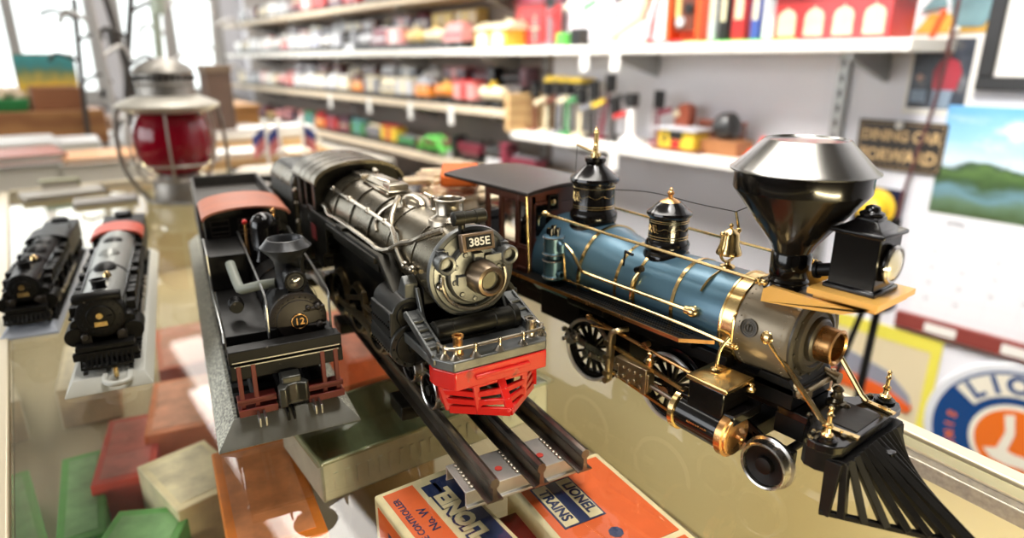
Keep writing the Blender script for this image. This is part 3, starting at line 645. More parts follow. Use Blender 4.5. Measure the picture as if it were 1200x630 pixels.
    for sd_ in (-1,1): cw.bar(pt(sd_,0),(-62,29*sd_,53),2,2.4).bar(pt(sd_,1),(-62,27*sd_,39),2,3).bar((-62,29*sd_,53),(-62,27*sd_,39),3,2,(1,0,0))
    cw.build('cowcatcher', RED, t, .35)
    # cab
    cb = MB()
    for sd_ in (-1,1):
        cb.prism([(-272,70),(-326,70),(-326,128),(-318,128),(-318,104),(-302,104),(-302,128),(-298,128),(-298,108),(-280,108),(-280,128),(-272,128)],'y',33*sd_,35*sd_)
    arch = [(-34,128),(-34,104),(34,104),(34,128)]
    cb.prism([(-35,84),(35,84),(35,130)]+[(35*cos(a),129+14*sin(a)) for a in [pi*i/10 for i in range(1,10)]]+[(-35,130)],'x',-275,-272)
    cb.box(-326,-272,-34,34,70,74)
    c = cb.build('cab', GUND, t, .4)
    outer = [(37*cos(pi*i/14),129+16.5*sin(pi*i/14)) for i in range(15)]; inner = [(35.4*cos(pi*i/14),127+15.4*sin(pi*i/14)) for i in range(15)]
    r_ = MB().prism(outer+inner[::-1],'x',-334,-264).build('cab_roof', GUN, c, .3)
    rbm = MB()
    for s in (-278,-294,-310): rbm.prism([(37.2*cos(pi*i/14),129+16.75*sin(pi*i/14)) for i in range(15)]+[(36*cos(pi*i/14),128+15.8*sin(pi*i/14)) for i in range(14,-1,-1)],'x',s,s+1.2)
    rbm.build('roof_ribs', GUN, r_)
    MB().box(-290,-276,-35.6,-35.2,82,94).build('side_plate', mat('dull_red_plate',(.22,.03,.03),.4), c)
    return t
grey_loco()

def grey_tender():
    t = thing('model_tender', 'dark boxy tender coupled behind the grey locomotive numbered 385E', 'model train', (.1866,.2156,CT), R(-96.5))
    b = MB().prism([(-36,46),(36,46),(36,116),(32,124),(24,129),(-24,129),(-32,124),(-36,116)],'x',-432,-345)
    b.build('tender_body', GUND, t, .8)
    MB().prism([(-36.4,114),(-36.4,116.5),(-32.4,124.6),(-30,126.4),(-30,124)],'x',-425,-352).build('coal_rail', GUN, t, .3)
    MB().box(-346,-343,-34,-31,60,122).ball((-342,-34,112),2.2).ball((-342,-34,84),2.2).ball((-342,-34,100),2.2).build('grab_rail', NICK, t)
    MB().box(-436,-338,-32,32,38,46).box(-428,-350,-37,37,50,53).build('tender_frame', BLK, t, .5)
    for s in (-358,-382,-404,-424):
        for sd_ in (-1,1): wheel(t, s, 28*sd_, 28.5+12, 11, 5, sd_, 0, STEEL, BLK, 'tender_wheel', disc=True)
    return t
grey_tender()

def track():
    t = thing('toy_track', 'three-rail tinplate track ending in a silver tie plate, under the 385E locomotive', 'track', (.1866,.217,CT), R(-99.3))
    tie = MB()
    prof = [(-12,0),(-14,0),(-14,.6),(-15,.9),(-15,8.4),(-39,8.4),(-39,.9),(-40,.6),(-40,0),(-41,0),(-41,1.6),(-40.2,1.8),(-40.2,9.6),(-13.8,9.6),(-13.8,1.8),(-12,1.6)]
    tie.prism(prof,'y',-37,37)
    tt = tie.build('tie_plate', TIEM, t, .3)
    for l in (-13,13): MB().cyl((-24,l,9.5),(-24,l,10.1),2.0).build('red_insulator', mat('red_fibre',(.6,.05,.03),.6), tt)
    for s in (-110,-265,-400,-540): MB().box(s-24,s,-38,38,0,9.6).build('tie', GUND, t, .8)
    for l in (-27,0,27):
        r = MB()
        r.prism([(l-4.5,9.6),(l+4.5,9.6),(l+4.5,10.4),(l+1.4,11),(l+1.0,17.5),(l+2.0,18.4),(l+2.6,20.2),(l+1.9,22.3),(l,23.1),(l-1.9,22.3),(l-2.6,20.2),(l-2.0,18.4),(l-1.0,17.5),(l-1.4,11),(l-4.5,10.4)],'x',-560,0)
        r.build('rail', RAILM, t)
        for q in (-1,1):
            w = MB()
            for k in range(7): w.ball((-17-k*3.4,l+5.4*q,10.2),1.3,(1.4,1,.5),8)
            w.build('rail_clip', mat('solder',(.42,.38,.30),.4,.9), t)
    return t
track()

# ================================================================== BLACK SHAY NUMBER 12 ON A BALLAST STAND
def shay():
    O = (.1057,.3576,CT); H = R(-100.4)
    b = MB(); L_ = 517
    b.loft([[(-0,-42,0),(0,42,0),(-L_,42,0),(-L_,-42,0)],[(-1,-41,2),(-1,41,2),(-L_+1,41,2),(-L_+1,-41,2)],[(-13,-31,13),(-13,31,13),(-L_+13,31,13),(-L_+13,-31,13)]])
    st = thing('display_track', 'speckled grey ballast display stand under the black locomotive numbered 12', 'track', O, H)
    b.build('ballast_bed', GRAN, st)
    MB().loft([[(.3,-42,.4),(.3,42,.4),(-.8,41,2),(-.8,-41,2)],[(-.2,-41.4,.5),(-.2,41.4,.5),(-12.6,31.2,13.2),(-12.6,-31.2,13.2)]]).build('bare_end', EDGE, st)
    for l in (-16,0,16): MB().prism([(l-3,19),(l+3,19),(l+1,20),(l+.8,22.5),(l+1.5,24),(l-1.5,24),(l-.8,22.5),(l-1,20)],'x',-500,-22).build('rail', BLKM, st)
    tt = MB()
    for k in range(34): tt.box(-22-k*14.5,-15-k*14.5,-29,29,12.5,19)
    tt.build('ties', BLKM, st, .4)
    for l in (-16,0,16):
        MB().box(-24,7,l-2.4,l-1.0,15,21).box(-24,7,l+1.0,l+2.4,15,21).build('rail_joiner', WIRE if l else BLK, st, .4)
    t = thing('model_locomotive', 'small black geared model locomotive with salmon cab roof and number 12 on its front', 'model train', O, H)
    C0 = 3; B0 = 14.5; BZ = 64   # body centre, boiler centre, boiler height
    MB().box(-20,-8,C0-32.5,C0+32.5,49,58).box(-9,-6.4,C0-32.5,C0+32.5,41,50.5).box(-9,-6.6,C0-32.5,C0+32.5,52,59).build('front_beam', BLK12, t, .5)
    MB().bar((-6,C0-30,49.8),(-6,C0+30,49.8),.5,.6).bar((-6.2,C0-31,52.4),(-6.2,C0+31,52.4),.5,.6).build('beam_edge', WIRE, t)
    dk = MB().box(-345,-18,C0-32,C0+32,48,55).box(-165,-27,C0-32,C0-2,55,61).box(-172,-118,C0-33,C0-8,61,87).box(-172,-118,C0+18,C0+32,61,80)
    dk.build('deck', BLK12, t, .6)
    bo = MB().lathe([(16.6,0),(16.6,50),(18,100),(19,120)], (-31,B0,BZ), (-1,0,0), 56).build('boiler', BLK12, t)
    for s in (-62,-92,-120): MB().lathe([(17.6,0),(18,0),(18,1.6),(17.6,1.6)],(s,B0,BZ),(1,0,0),48,False).build('boiler_band', BLKG, t)
    f = MB().lathe([(17.2,-4),(17.6,-2),(17.6,.6),(16.4,1.4),(13.5,1.8),(13.2,3),(7,4),(.5,4.2)], (-30,B0,BZ), (1,0,0), 56).build('smokebox_front', GREYB, t)
    v = MB()
    for i in range(26):
        a = 2*pi*i/26; v.ball((-28.6, B0+15*cos(a), BZ+15*sin(a)), .75, n=6)
    v.cyl((-27,B0+3,BZ+6),(-25,B0+16,BZ+8),1.1).cyl((-27,B0+3,BZ-4),(-25,B0+16,BZ-4),1.1).ball((-25.5,B0+12,BZ+8),2.4,n=10).ball((-25.5,B0+12,BZ-4),2.4,n=10).ball((-25.5,B0+6,BZ+8),1.6,n=10)
    v.build('door_hinge', GREYB, f)
    MB().lathe([(5.2,0),(5.2,.9)],(-26.2,B0,BZ),(1,0,0),32).build('number_disc', BLKM, f)
    MB().ring((-25.2,B0,BZ),(1,0,0),4.7,.35,32,6).build('gold_ring', GOLD2, f)
    text('front_number','12',.0062,GOLD2,f,frame(Vector((-.0251,B0*.001,BZ*.001)),(0,1,0),(0,0,1)),.0001,.0001)
    MB().lathe([(13,-4),(10,-1),(8,2),(8,20),(8.6,24),(11,27.6),(15.6,32.4),(16,33.4),(15.2,34),(11.4,38.4),(10.6,38.6),(9.6,37.4),(8.6,31),(7,12)], (-53,B0,BZ+9), (0,0,1), 64, False).build('smokestack', mat('stack_grey_black',(.035,.036,.038),.32,.3), t)
    h = MB().cyl((-46,B0+1,BZ+24),(-33,B0+1,BZ+24),6.4,6.4,32).box(-44,-34,B0-4,B0+6,BZ+15,BZ+20).lathe([(6.4,0),(7,.5),(7,2),(5.6,2.4),(5.2,1)],(-34,B0+1,BZ+24),(1,0,0),32,False)
    hh = h.build('headlight', BLK12, t, .4)
    MB().lathe([(5.2,0),(4.2,.4),(2.2,.6),(2,1.6),(.3,1.8)],(-33.4,B0+1,BZ+24),(1,0,0),28).build('lens', mat('dark_lens',(.08,.08,.08),.12,.3,coat=1), hh)
    MB().lathe([(12.5,-4),(11,0),(9.9,3),(9.8,20),(9,24.5),(6.6,28),(3.4,29.8),(.2,30.2)], (-128,B0-4,BZ+19), (0,0,1), 40).build('dome', BLKG, t)
    MB().cyl((-142,B0+5,BZ+20),(-142,B0+5,BZ+46),1.3).ball((-142,B0+5,BZ+47),2,n=10).cyl((-140,B0-16,BZ+10),(-140,B0-16,BZ+40),1.1).build('whistle', GOLD2, t)
    MB().ball((-140,B0-16,BZ+41),2.0,n=10).build('valve_cap', RED, t)
    MB().tube([(-92,-17.5,88),(-86,-17,85),(-70,-15.5,79),(-65,-14,77.5),(-61,-9,79),(-57,-3,81),(-54,6,82)],3.2,12).build('exhaust_pipe', GREYP, t)
    for y, zz in ((-4.5,16),(33,16)):
        MB().tube([(-24,y,57),(-25,y+.4,74),(-30,y+1,BZ+zz),(-60,y+1,BZ+zz+3),(-165,y-1,BZ+zz+12)],.8,7,True).build('handrail', WIRE, t)
    MB().tube([(-170,-30.5,88),(-118,-30.5,88),(-116,-30.5,63),(-30,-30,62.5),(-26,-30,58)],.7,6,False).build('edge_rail', WIRE, t)
    w = MB()
    for k in range(3): w.tube([(-95,0+k*1.4,62+k),(-60,-2+k*1.4,61.6+k),(-44,-3+k*1.4,61.4+k),(-42,0+k,61.4+k)],.5,6)
    w.build('side_pipes', WIRE, t)
    b = MB().cyl((-62,-19,70),(-52,-19,70),4,4,20)
    for s in (-61,-58,-55): b.ring((s,-19,70),(1,0,0),4.2,.5,20,5)
    b.build('generator', BLK12, t)
    # cab
    cb = MB()
    for y in (C0-31,C0+29): cb.box(-228,-172,y,y+2,55,72).box(-228,-218,y,y+2,55,103).box(-182,-172,y,y+2,55,103).box(-228,-172,y,y+2,96,103).box(-205,-198,y,y+2,55,103)
    cb.prism([(C0-31,57),(C0+31,57),(C0+31,102)]+[(C0+31*cos(a),102+6.5*sin(a)) for a in [pi*i/10 for i in range(1,10)]]+[(C0-31,102)],'x',-174,-172)
    c = cb.build('cab', BLK12, t, .3)
    for y in (-24,-4,14):
        wn = MB()
        for z in (91,95.5,100): wn.box(-172,-170.8,y,y+14,z,z+.8)
        wn.box(-172,-170.8,y,y+.8,88,101).box(-172,-170.8,y+13.2,y+14,88,101).box(-172,-170.8,y,y+14,88,88.8)
        wn.build('window_frame', WIRE if 0 else GREYB, c)
    o = [(C0+33*cos(pi*i/14),102.5+8.5*sin(pi*i/14)) for i in range(15)]; n_ = [(C0+31.6*cos(pi*i/14),101.2+7.8*sin(pi*i/14)) for i in range(15)]
    MB().prism(o+n_[::-1],'x',-236,-168).build('cab_roof', SALMON, c, .3)
    # bunker
    bk = MB().box(-400,-236,C0-34,C0-31,55,101).box(-400,-236,C0+31,C0+34,55,101).box(-400,-397,C0-34,C0+34,55,101).box(-400,-236,C0-32,C0+32,86,90)
    bk.build('bunker', mat('dusty_dark_steel',(.075,.068,.06),.5,.2,var=.1), t, .4)
    # trucks, hanging gear
    for s in (-42,-78,-210,-246,-310):
        for sd_ in (-1,1): wheel(t, s, C0+19*sd_, 35, 9.8, 5, sd_, 0, BLK12, BLK12, 'truck_wheel', disc=True)
    g = MB()
    for s in (-60,-228,-310):
        g.box(s-30,s+30,C0-26,C0-20,30,38).box(s-30,s+30,C0+20,C0+26,30,38).box(s-8,s+8,C0-24,C0+24,36,50)
        for k in (-18,18): g.cyl((s+k,C0-30,35),(s+k,C0-22,35),6.4,6.4,16).box(s+k-5,s+k+5,C0-31,C0-27,38,46)
    g.build('truck_frame', BLKM, t, .5)
    g = MB()
    for k in range(12): g.cbox((-40-k*9,C0-29,40+5*(k%2)),(6,6,8))
    g.tube([(-30,C0-30,44),(-150,C0-30,44)],1.6,8,False).box(-130,-20,C0-28,C0+28,42,50)
    g.build('side_gear', BLK12, t, .6)
    # coupler and steps
    cp = MB().prism([(-22,-5),(-2,-5),(4,-9),(10,-9),(11,-5),(6,-3),(5,2),(8,7),(4,9),(-2,5),(-22,5)],'z',26,38); cp.v=[(x,y+C0*.001,z) for x,y,z in cp.v]
    cp.box(-6,4,C0-6,C0+5,24,42).build('coupler', mat('coupler_metal',(.09,.09,.08),.34,.8,var=.2), t, .8)
    for l0, l1 in ((C0-31,C0-9),(C0+9,C0+31)):
        s_ = MB().box(-16,-3,l0,l1,20,21.6).box(-4,-2.6,l0,l1,18.6,23).box(-16,-5,l0,l1,25.5,27).box(-6.4,-5,l0,l1,25,28.6)
        k = l0+3 if l0 < 0 else l1-3
        for kk in (k, k+(8 if l0 < 0 else -8)): s_.box(-9,-5.6,kk-1.3,kk+1.3,21,50)
        s_.build('footstep', REDD, t, .3)
    return t
shay()

# ================================================================== TWO SMALLER BLACK LOCOMOTIVES
def small_loco(O, H, lab, baselab, bm, p):
    W = p['w']; L_ = p['len']; z0 = p['z0']; R_ = p['r']; ZC = p['zc']
    st = thing('display_track', baselab, 'track', (*O,CT), H)
    E0 = p.get('fwd',0)
    b = MB().loft([[(E0,-W,0),(E0,W,0),(-L_,W,0),(-L_,-W,0)],[(E0-1,-W+.8,2),(E0-1,W-.8,2),(-L_,W-.8,2),(-L_,-W+.8,2)],[(E0-9,-W+5,z0-4),(E0-9,W-5,z0-4),(-L_+9,W-6,z0-4),(-L_+9,-W+6,z0-4)]])
    b.build('roadbed', bm, st, .4)
    if p.get('hook'):
        MB().tube([(E0-10,-2,z0-3.6),(E0-2,-2,z0-5),(E0+4,3,z0-5),(E0+4,9,z0-5),(E0,13,z0-5),(E0-10,13,z0-3.6)],2,8).build('track_connector', bm, st)
        MB().cyl((E0-6,5,z0-4),(E0-6,5,z0+3),1.6).build('track_pin', GOLD, st)
    r = MB()
    for l in (-14,0,14): r.box(-L_+12,E0-12,l-1.2,l+1.2,z0-2,z0)
    r.build('rail', BLKM, st)
    tt = MB()
    for k in range(int((L_-24)/9)): tt.box(-16-k*9,-12-k*9,-19,19,z0-4.2,z0-2)
    tt.build('ties', BLKM, st)
    t = thing('model_locomotive', lab, 'model train', (*O,CT), H)
    F = p['front']
    MB().lathe([(R_,0),(R_,60),(R_*1.08,110),(R_*1.1,p['blen'])], (F,0,ZC), (-1,0,0), 48).build('boiler', p['boil'], t)
    f = MB().lathe([(R_*1.02,-14),(R_*1.03,.5),(R_*.92,1.4),(R_*.6,1.8),(R_*.56,3),(R_*.3,3.6),(.3,3.7)], (F,0,ZC), (1,0,0), 44)
    for i in range(18):
        a = 2*pi*i/18; f.ball((F+1.5, R_*.8*cos(a), ZC+R_*.8*sin(a)), .6, n=6)
    f.cyl((F+1,-R_*.4,ZC),(F+4,R_*.5,ZC+1),.6)
    sf = f.build('smokebox_front', BLK12, t)
    MB().cyl((F+4,0,ZC+2),(F+6,0,ZC+2),2.2).box(F+3,F+4.6,-4,4,ZC-6,ZC-2.6).build('lamp_and_plate', GOLD, sf)
    if p.get('heater'): MB().lathe([(3.4,0),(4,1),(4,28),(3.4,29)], (F-2,-14.5,ZC+R_-1), (0,1,0), 24).build('feedwater_heater', BLK12, t)
    MB().lathe([(6.4,-3),(5,0),(4.4,2),(4.8,6),(5.6,7),(4,7.2),(3.6,3)], (F-22,0,ZC+R_-1), (0,0,1), 30, False).build('smokestack', BLK12, t)
    K = p['blen']/128
    for s, h in ((F-46*K,5),(F-72*K,6),(F-100*K,4)):
        d = MB().ball((0,0,0),1,(13,8,h),20); d.v = [(x+s*.001,y,z+(ZC+R_-1)*.001) for x,y,z in d.v]; d.build('dome', BLK12 if h != 6 else p['boil'], t)
        MB().prism([(R_*1.06*cos(a),ZC+R_*1.06*sin(a)) for a in [pi*i/16 for i in range(17)]]+[(R_*.9*cos(a),ZC+R_*.9*sin(a)) for a in [pi*i/16 for i in range(16,-1,-1)]],'x',s-9,s-5).build('saddle_strap', BLK12, t)
    MB().lathe([(1.5,0),(3,1.4),(2.4,4),(1,5.4)],(F-44,4,ZC+R_),(0,0,1),14).build('bell', GOLD, t)
    for sd_ in (-1,1):
        MB().tube([(F-4,R_*.9*sd_,ZC+R_*.4),(F-60,R_*.98*sd_,ZC+R_*.45),(F-p['blen'],R_*1.05*sd_,ZC+R_*.45)],.8,6).build('handrail', BLKG, t)
        rb = MB().box(F-p['blen']+4,F-16,min(sd_*R_*.8,sd_*(R_+7)),max(sd_*R_*.8,sd_*(R_+7)),ZC-6,ZC-4)
        for k in range(int(9*K)): rb.cbox((F-24-k*14,sd_*(R_+3),ZC-1+2*(k%2)),(9,6,7+2*(k%3)))
        rb.build('running_board', BLK12, t, .6)
        for k, s in enumerate((F-42,F-42-30*K,F-42-60*K,F-42-84*K)): wheel(t, s, 17.5*sd_, z0+11.5, 10.4, 4, sd_, 9, BLKG, BLK, cw=False)
        wheel(t, F-12, 16*sd_, z0+7, 6.2, 4, sd_, 0, BLKG, BLK, 'leading_wheel', disc=True)
        c = MB().cyl((F-26,sd_*(R_+3),ZC-15),(F-4,sd_*(R_+3),ZC-15),7,7,24).cyl((F-24,sd_*(R_+1),ZC-7),(F-6,sd_*(R_+1),ZC-7),4.4,4.4,20).box(F-24,F-6,min(sd_*R_*.6,sd_*(R_+6)),max(sd_*R_*.6,sd_*(R_+6)),ZC-18,ZC-8)
        c.build('cylinder', BLK12, t, .5)
        MB().bar((F-42-84*K,sd_*19.5,z0+8),(F-42,sd_*19.5,z0+8),1.4,3).bar((F-72,sd_*21,z0+9),(F-26,sd_*21.5,ZC-15),1.4,2.6).build('side_rod', STEEL, t)
        MB().lathe([(2.2,0),(2.6,4),(2,5)],(F-2,sd_*R_*.75,ZC-R_*.9),(1,0,0),14).box(F-4,F,min(sd_*8,sd_*14),max(sd_*8,sd_*14),ZC-R_-6,ZC-R_+2).build('marker_lamp', GREYB, t)
    pl = MB().box(F-14,F+8,-R_-3,R_+3,ZC-R_-7,ZC-R_-4).box(F+4,F+9,-R_-5,R_+5,ZC-R_-13,ZC-R_-8)
    for k in range(11):
        l = -15+k*3; pl.bar((F+8,l,ZC-R_-9),(F+15-abs(l)*.2,l*1.05,z0+1.5),1.1,1.4,(0,1,0))
    pl.bar((F+12,-16,z0+2),(F+15,0,z0+2),1.6,1.6).bar((F+12,16,z0+2),(F+15,0,z0+2),1.6,1.6)
    pl.build('pilot', BLK12, t)
    MB().box(F-p['blen'],F-10,-8,8,z0+5,ZC-R_*.6).build('frame', BLKM, t, .5)
    c0 = F-p['blen']-28
    cb = MB().box(c0,c0+34,-R_-6,-R_-4,z0+14,ZC+R_*.55).box(c0,c0+34,R_+4,R_+6,z0+14,ZC+R_*.55).box(c0+30,c0+34,-R_-6,R_+6,z0+14,ZC+R_*.6)
    c = cb.build('cab', BLK12, t, .5); Wc = R_+7.5; hc = R_*.62
    MB().prism([(Wc*cos(pi*i/12),ZC+R_*.5+hc*sin(pi*i/12)) for i in range(13)]+[((Wc-1.6)*cos(pi*i/12),ZC+R_*.5-1.6+hc*sin(pi*i/12)) for i in range(12,-1,-1)],'x',c0-4,c0+38).build('cab_roof', p['roof'], c)
    tn = thing('model_tender', p['tlab'], 'model train', (*O,CT), H)
    T0 = c0-8
    tb = MB().box(T0-p['tlen'],T0,-R_-5,R_+5,z0+12,ZC+R_*.35).box(T0-34,T0-6,-R_-1,R_+1,ZC+R_*.3,ZC+R_*.7).cyl((T0-60,0,ZC),(T0-60,0,ZC+R_*.8),6).box(T0-p['tlen']+10,T0-p['tlen']+20,-8,8,ZC,ZC+R_*.8)
    tb.build('tender_body', BLK12, tn, .8)
    for s in (T0-16,T0-34,T0-p['tlen']+34,T0-p['tlen']+16):
        for sd_ in (-1,1): wheel(tn, s, 17*sd_, z0+6.6, 6, 4, sd_, 0, BLKG, BLK, 'tender_wheel', disc=True)
    MB().box(T0-p['tlen'],T0,-12,12,z0+8,z0+13).build('tender_frame', BLKM, tn)
small_loco((.0285,.511), R(-100.7), 'black model steam locomotive with graphite boiler top and red cab roof', 'pale grey plastic roadbed under the red-roofed black locomotive', WHB,
    dict(w=27,fwd=20,len=352,z0=12,r=15,zc=47,front=-6,blen=212,boil=BOILG,roof=mat('cab_roof_red',(.62,.09,.05),.4,0,var=.1),heater=1,hook=1,tlen=84,tlab='black tender coupled behind the red-roofed small locomotive'))
small_loco((-.0135,.648), R(-100.5), 'all-black model steam locomotive, leftmost train on the glass', 'blue-grey plastic roadbed under the leftmost all-black locomotive', BLUG,
    dict(w=21,fwd=10,len=275,z0=10,r=11.5,zc=38,front=-8,blen=150,boil=BLK12,roof=BLK12,tlen=70,tlab='black tender coupled behind the leftmost all-black locomotive'))

# ================================================================== ROOM
def struct(name, m, b, bevel=0):
    o = b.build(name, m, None, bevel); o['kind'] = 'structure'; return o
FLOORM = mat('grey_floor', (.10,.085,.07), .6, 0, var=.15, scale=3)
BACKW = mat('back_wall_paint', (.12,.10,.08), .8)
struct('wall_left', BACKW, MB(1).box(-3.12,-3,-2.2,-.2,0,2.7).box(-3.12,-3,3.2,5.35,0,2.7).box(-3.12,-3,-.2,3.2,0,.9).box(-3.12,-3,-.2,3.2,2.4,2.7))
_f = MB(1).box(-3.08,-3.02,-.2,3.2,.9,.96).box(-3.08,-3.02,-.2,3.2,2.34,2.4)
for _y in (-.2,.92,2.03,3.14): _f.box(-3.08,-3.02,_y,_y+.06,.9,2.4)
struct('window_4', mat('window_frame_paint', (.45,.44,.42), .5), _f, .003)  # unseen window, added so light reaches the right wall frontally
struct('wall_back', BACKW, MB(1).box(-3,1.62,-2.32,-2.2,0,2.7))
struct('floor', FLOORM, MB(1).box(-3,1.62,-2.2,5.35,-.1,0))
struct('wall_right', WALLP, MB(1).box(1.5,1.62,-2.2,5.35,0,2.7))
ceil = mat('ceiling_paint', (.30,.28,.25), .8)
struct('ceiling', ceil, MB(1).box(-3,1.62,-2.2,5.35,2.7,2.8))
fw = MB(1).box(-3,1.5,5.2,5.32,0,CT-.02).box(-3,1.5,5.2,5.32,CT+1.35,2.7).box(1.38,1.5,5.2,5.32,CT-.02,CT+1.35).box(.60,.70,5.2,5.32,CT-.02,CT+1.35).box(-.4,-.3,5.2,5.32,CT-.02,CT+1.35).box(-3,-2.2,5.2,5.32,CT-.02,CT+1.35)
struct('wall_far', WALLP, fw)
FRM = mat('window_frame_paint', (.45,.44,.42), .5)
for i,(a,b_) in enumerate(((-2.2,-.4),(-.3,.60),(.70,1.38))):
    f = MB(1)
    z0, z1 = CT-.02, CT+1.35
    f.box(a,b_,5.2,5.26,z0,z0+.05).box(a,b_,5.2,5.26,z1-.05,z1).box(a,a+.05,5.2,5.26,z0,z1).box(b_-.05,b_,5.2,5.26,z0,z1).box((a+b_)/2-.03,(a+b_)/2+.03,5.2,5.26,z0,z1).box(a-.02,b_+.02,5.1,5.2,z0-.04,z0)
    w = struct('window_%d' % (i+1), FRM, f, .003)
    MB(1).box(a+.05,b_-.05,5.225,5.23,z0+.05,z1-.05).build('window_pane', PANE, w)
struct('baseboard_right', mat('grey_trim',(.3,.3,.3),.5), MB(1).box(1.485,1.5,-2.2,5.2,0,.1), .002)

LAMP = bpy.data.materials.new('lamp_diffuser'); LAMP.use_nodes = True
_b = LAMP.node_tree.nodes['Principled BSDF']; _b.inputs['Emission Color'].default_value = (1,.95,.86,1); _b.inputs['Emission Strength'].default_value = 4; _b.inputs['Base Color'].default_value = (.8,.8,.8,1)
def ceiling_lamp(x, y, where):
    t = thing('ceiling_lamp', 'long fluorescent ceiling lamp with a white housing, '+where, 'lamp', (x,y,2.7), 0, 'fluorescent lamps along the ceiling')
    MB(1).box(-.12,.12,-.62,.62,-.05,0).build('lamp_housing', SHELFP, t, .005)
    MB(1).box(-.10,.10,-.6,.6,-.075,-.05).build('diffuser', LAMP, t, .005)
for x,y,w in ((.75,.7,'nearest the round sign'),(.75,2.6,'above the middle of the shelves'),(-.6,1.4,'left of the glass counter'),(.75,4.2,'nearest the windows')): ceiling_lamp(x,y,w)

# ================================================================== GLASS SHOWCASE
def ex(y): return .405+.118*(y-.125)      # right edge
def lx(y): return -.034+.02*(y-.35)       # left edge
Y0, Y1 = -.30, 1.42
def showcase():
    t = thing('display_counter', 'glass-topped showcase counter carrying the model locomotives', 'showcase', (0,0,CT))
    q = lambda z,o=0: [(lx(Y0)+o,Y0+o,z),(ex(Y0)-o,Y0+o,z),(ex(Y1)-o,Y1-o,z),(lx(Y1)+o,Y1-o,z)]
    g = MB(1); g.add(q(0), [(0,1,2,3)]); g.build('glass_top', GLASS, t)
    e = MB(1)
    P = q(0)
    for a, b in ((0,1),(1,2),(2,3),(3,0)):
        e.add([P[a],P[b],(P[b][0],P[b][1],-.006),(P[a][0],P[a][1],-.006)],[(0,1,2,3)])
    e.build('glass_edge', mat('green_glass_edge',(.55,.56,.42),.15,0,coat=1), t)
    tr = MB(1)
    tr.bar((ex(Y0)+.008,Y0,-.004),(ex(Y1)+.008,Y1,-.004),.012,.012).bar((lx(Y0)-.008,Y0,-.004),(lx(Y1)-.008,Y1,-.004),.014,.012)
    tr.bar((lx(Y1),Y1+.006,-.004),(ex(Y1),Y1+.006,-.004),.012,.012).bar((lx(Y0),Y0-.006,-.004),(ex(Y0),Y0-.006,-.004),.012,.012)
    tr.build('metal_trim', mat('cream_metal_trim',(.80,.70,.50),.3,.3), t, .001)
    ch = MB(1).bar((ex(Y0)+.003,Y0,-.014),(ex(Y1)+.003,Y1,-.014),.018,.010); ch.build('channel', mat('grey_channel',(.35,.31,.26),.35,.6,var=.25,scale=300), t, .001)
    p = MB(1).bar((ex(Y0)+.004,Y0,-.1005),(ex(Y1)+.004,Y1,-.1005),.008,.165); p.build('rear_panel', INTW, t)
    p = MB(1).bar((lx(Y0)-.004,Y0,-.1),(lx(Y1)-.004,Y1,-.1),.006,.17); p.build('front_pane', PANE, t)
    MB(1).bar((lx(Y1),Y1+.006,-.1),(ex(Y1),Y1+.006,-.1),.008,.18).build('end_panel', INTW, t)
    f = MB(1); z=-.186
    f.add([(lx(Y0)-.02,Y0,z),(ex(Y0)+.01,Y0,z),(ex(Y1)+.01,Y1,z),(lx(Y1)-.02,Y1,z)]+[(lx(Y0)-.02,Y0,z-.02),(ex(Y0)+.01,Y0,z-.02),(ex(Y1)+.01,Y1,z-.02),(lx(Y1)-.02,Y1,z-.02)],[(0,1,2,3),(7,6,5,4),(0,4,5,1),(1,5,6,2),(2,6,7,3),(3,7,4,0)])
    f.build('case_floor', INTF, t)
    b = MB(1).add([(lx(Y0),Y0,-CT),(ex(Y0),Y0,-CT),(ex(Y1),Y1,-CT),(lx(Y1),Y1,-CT)]+[(lx(Y0),Y0,-.206),(ex(Y0),Y0,-.206),(ex(Y1),Y1,-.206),(lx(Y1),Y1,-.206)],[(3,2,1,0),(4,5,6,7),(0,1,5,4),(1,2,6,5),(2,3,7,6),(3,0,4,7)])
    b.build('cabinet_base', WOOD, t)
    return t
showcase()

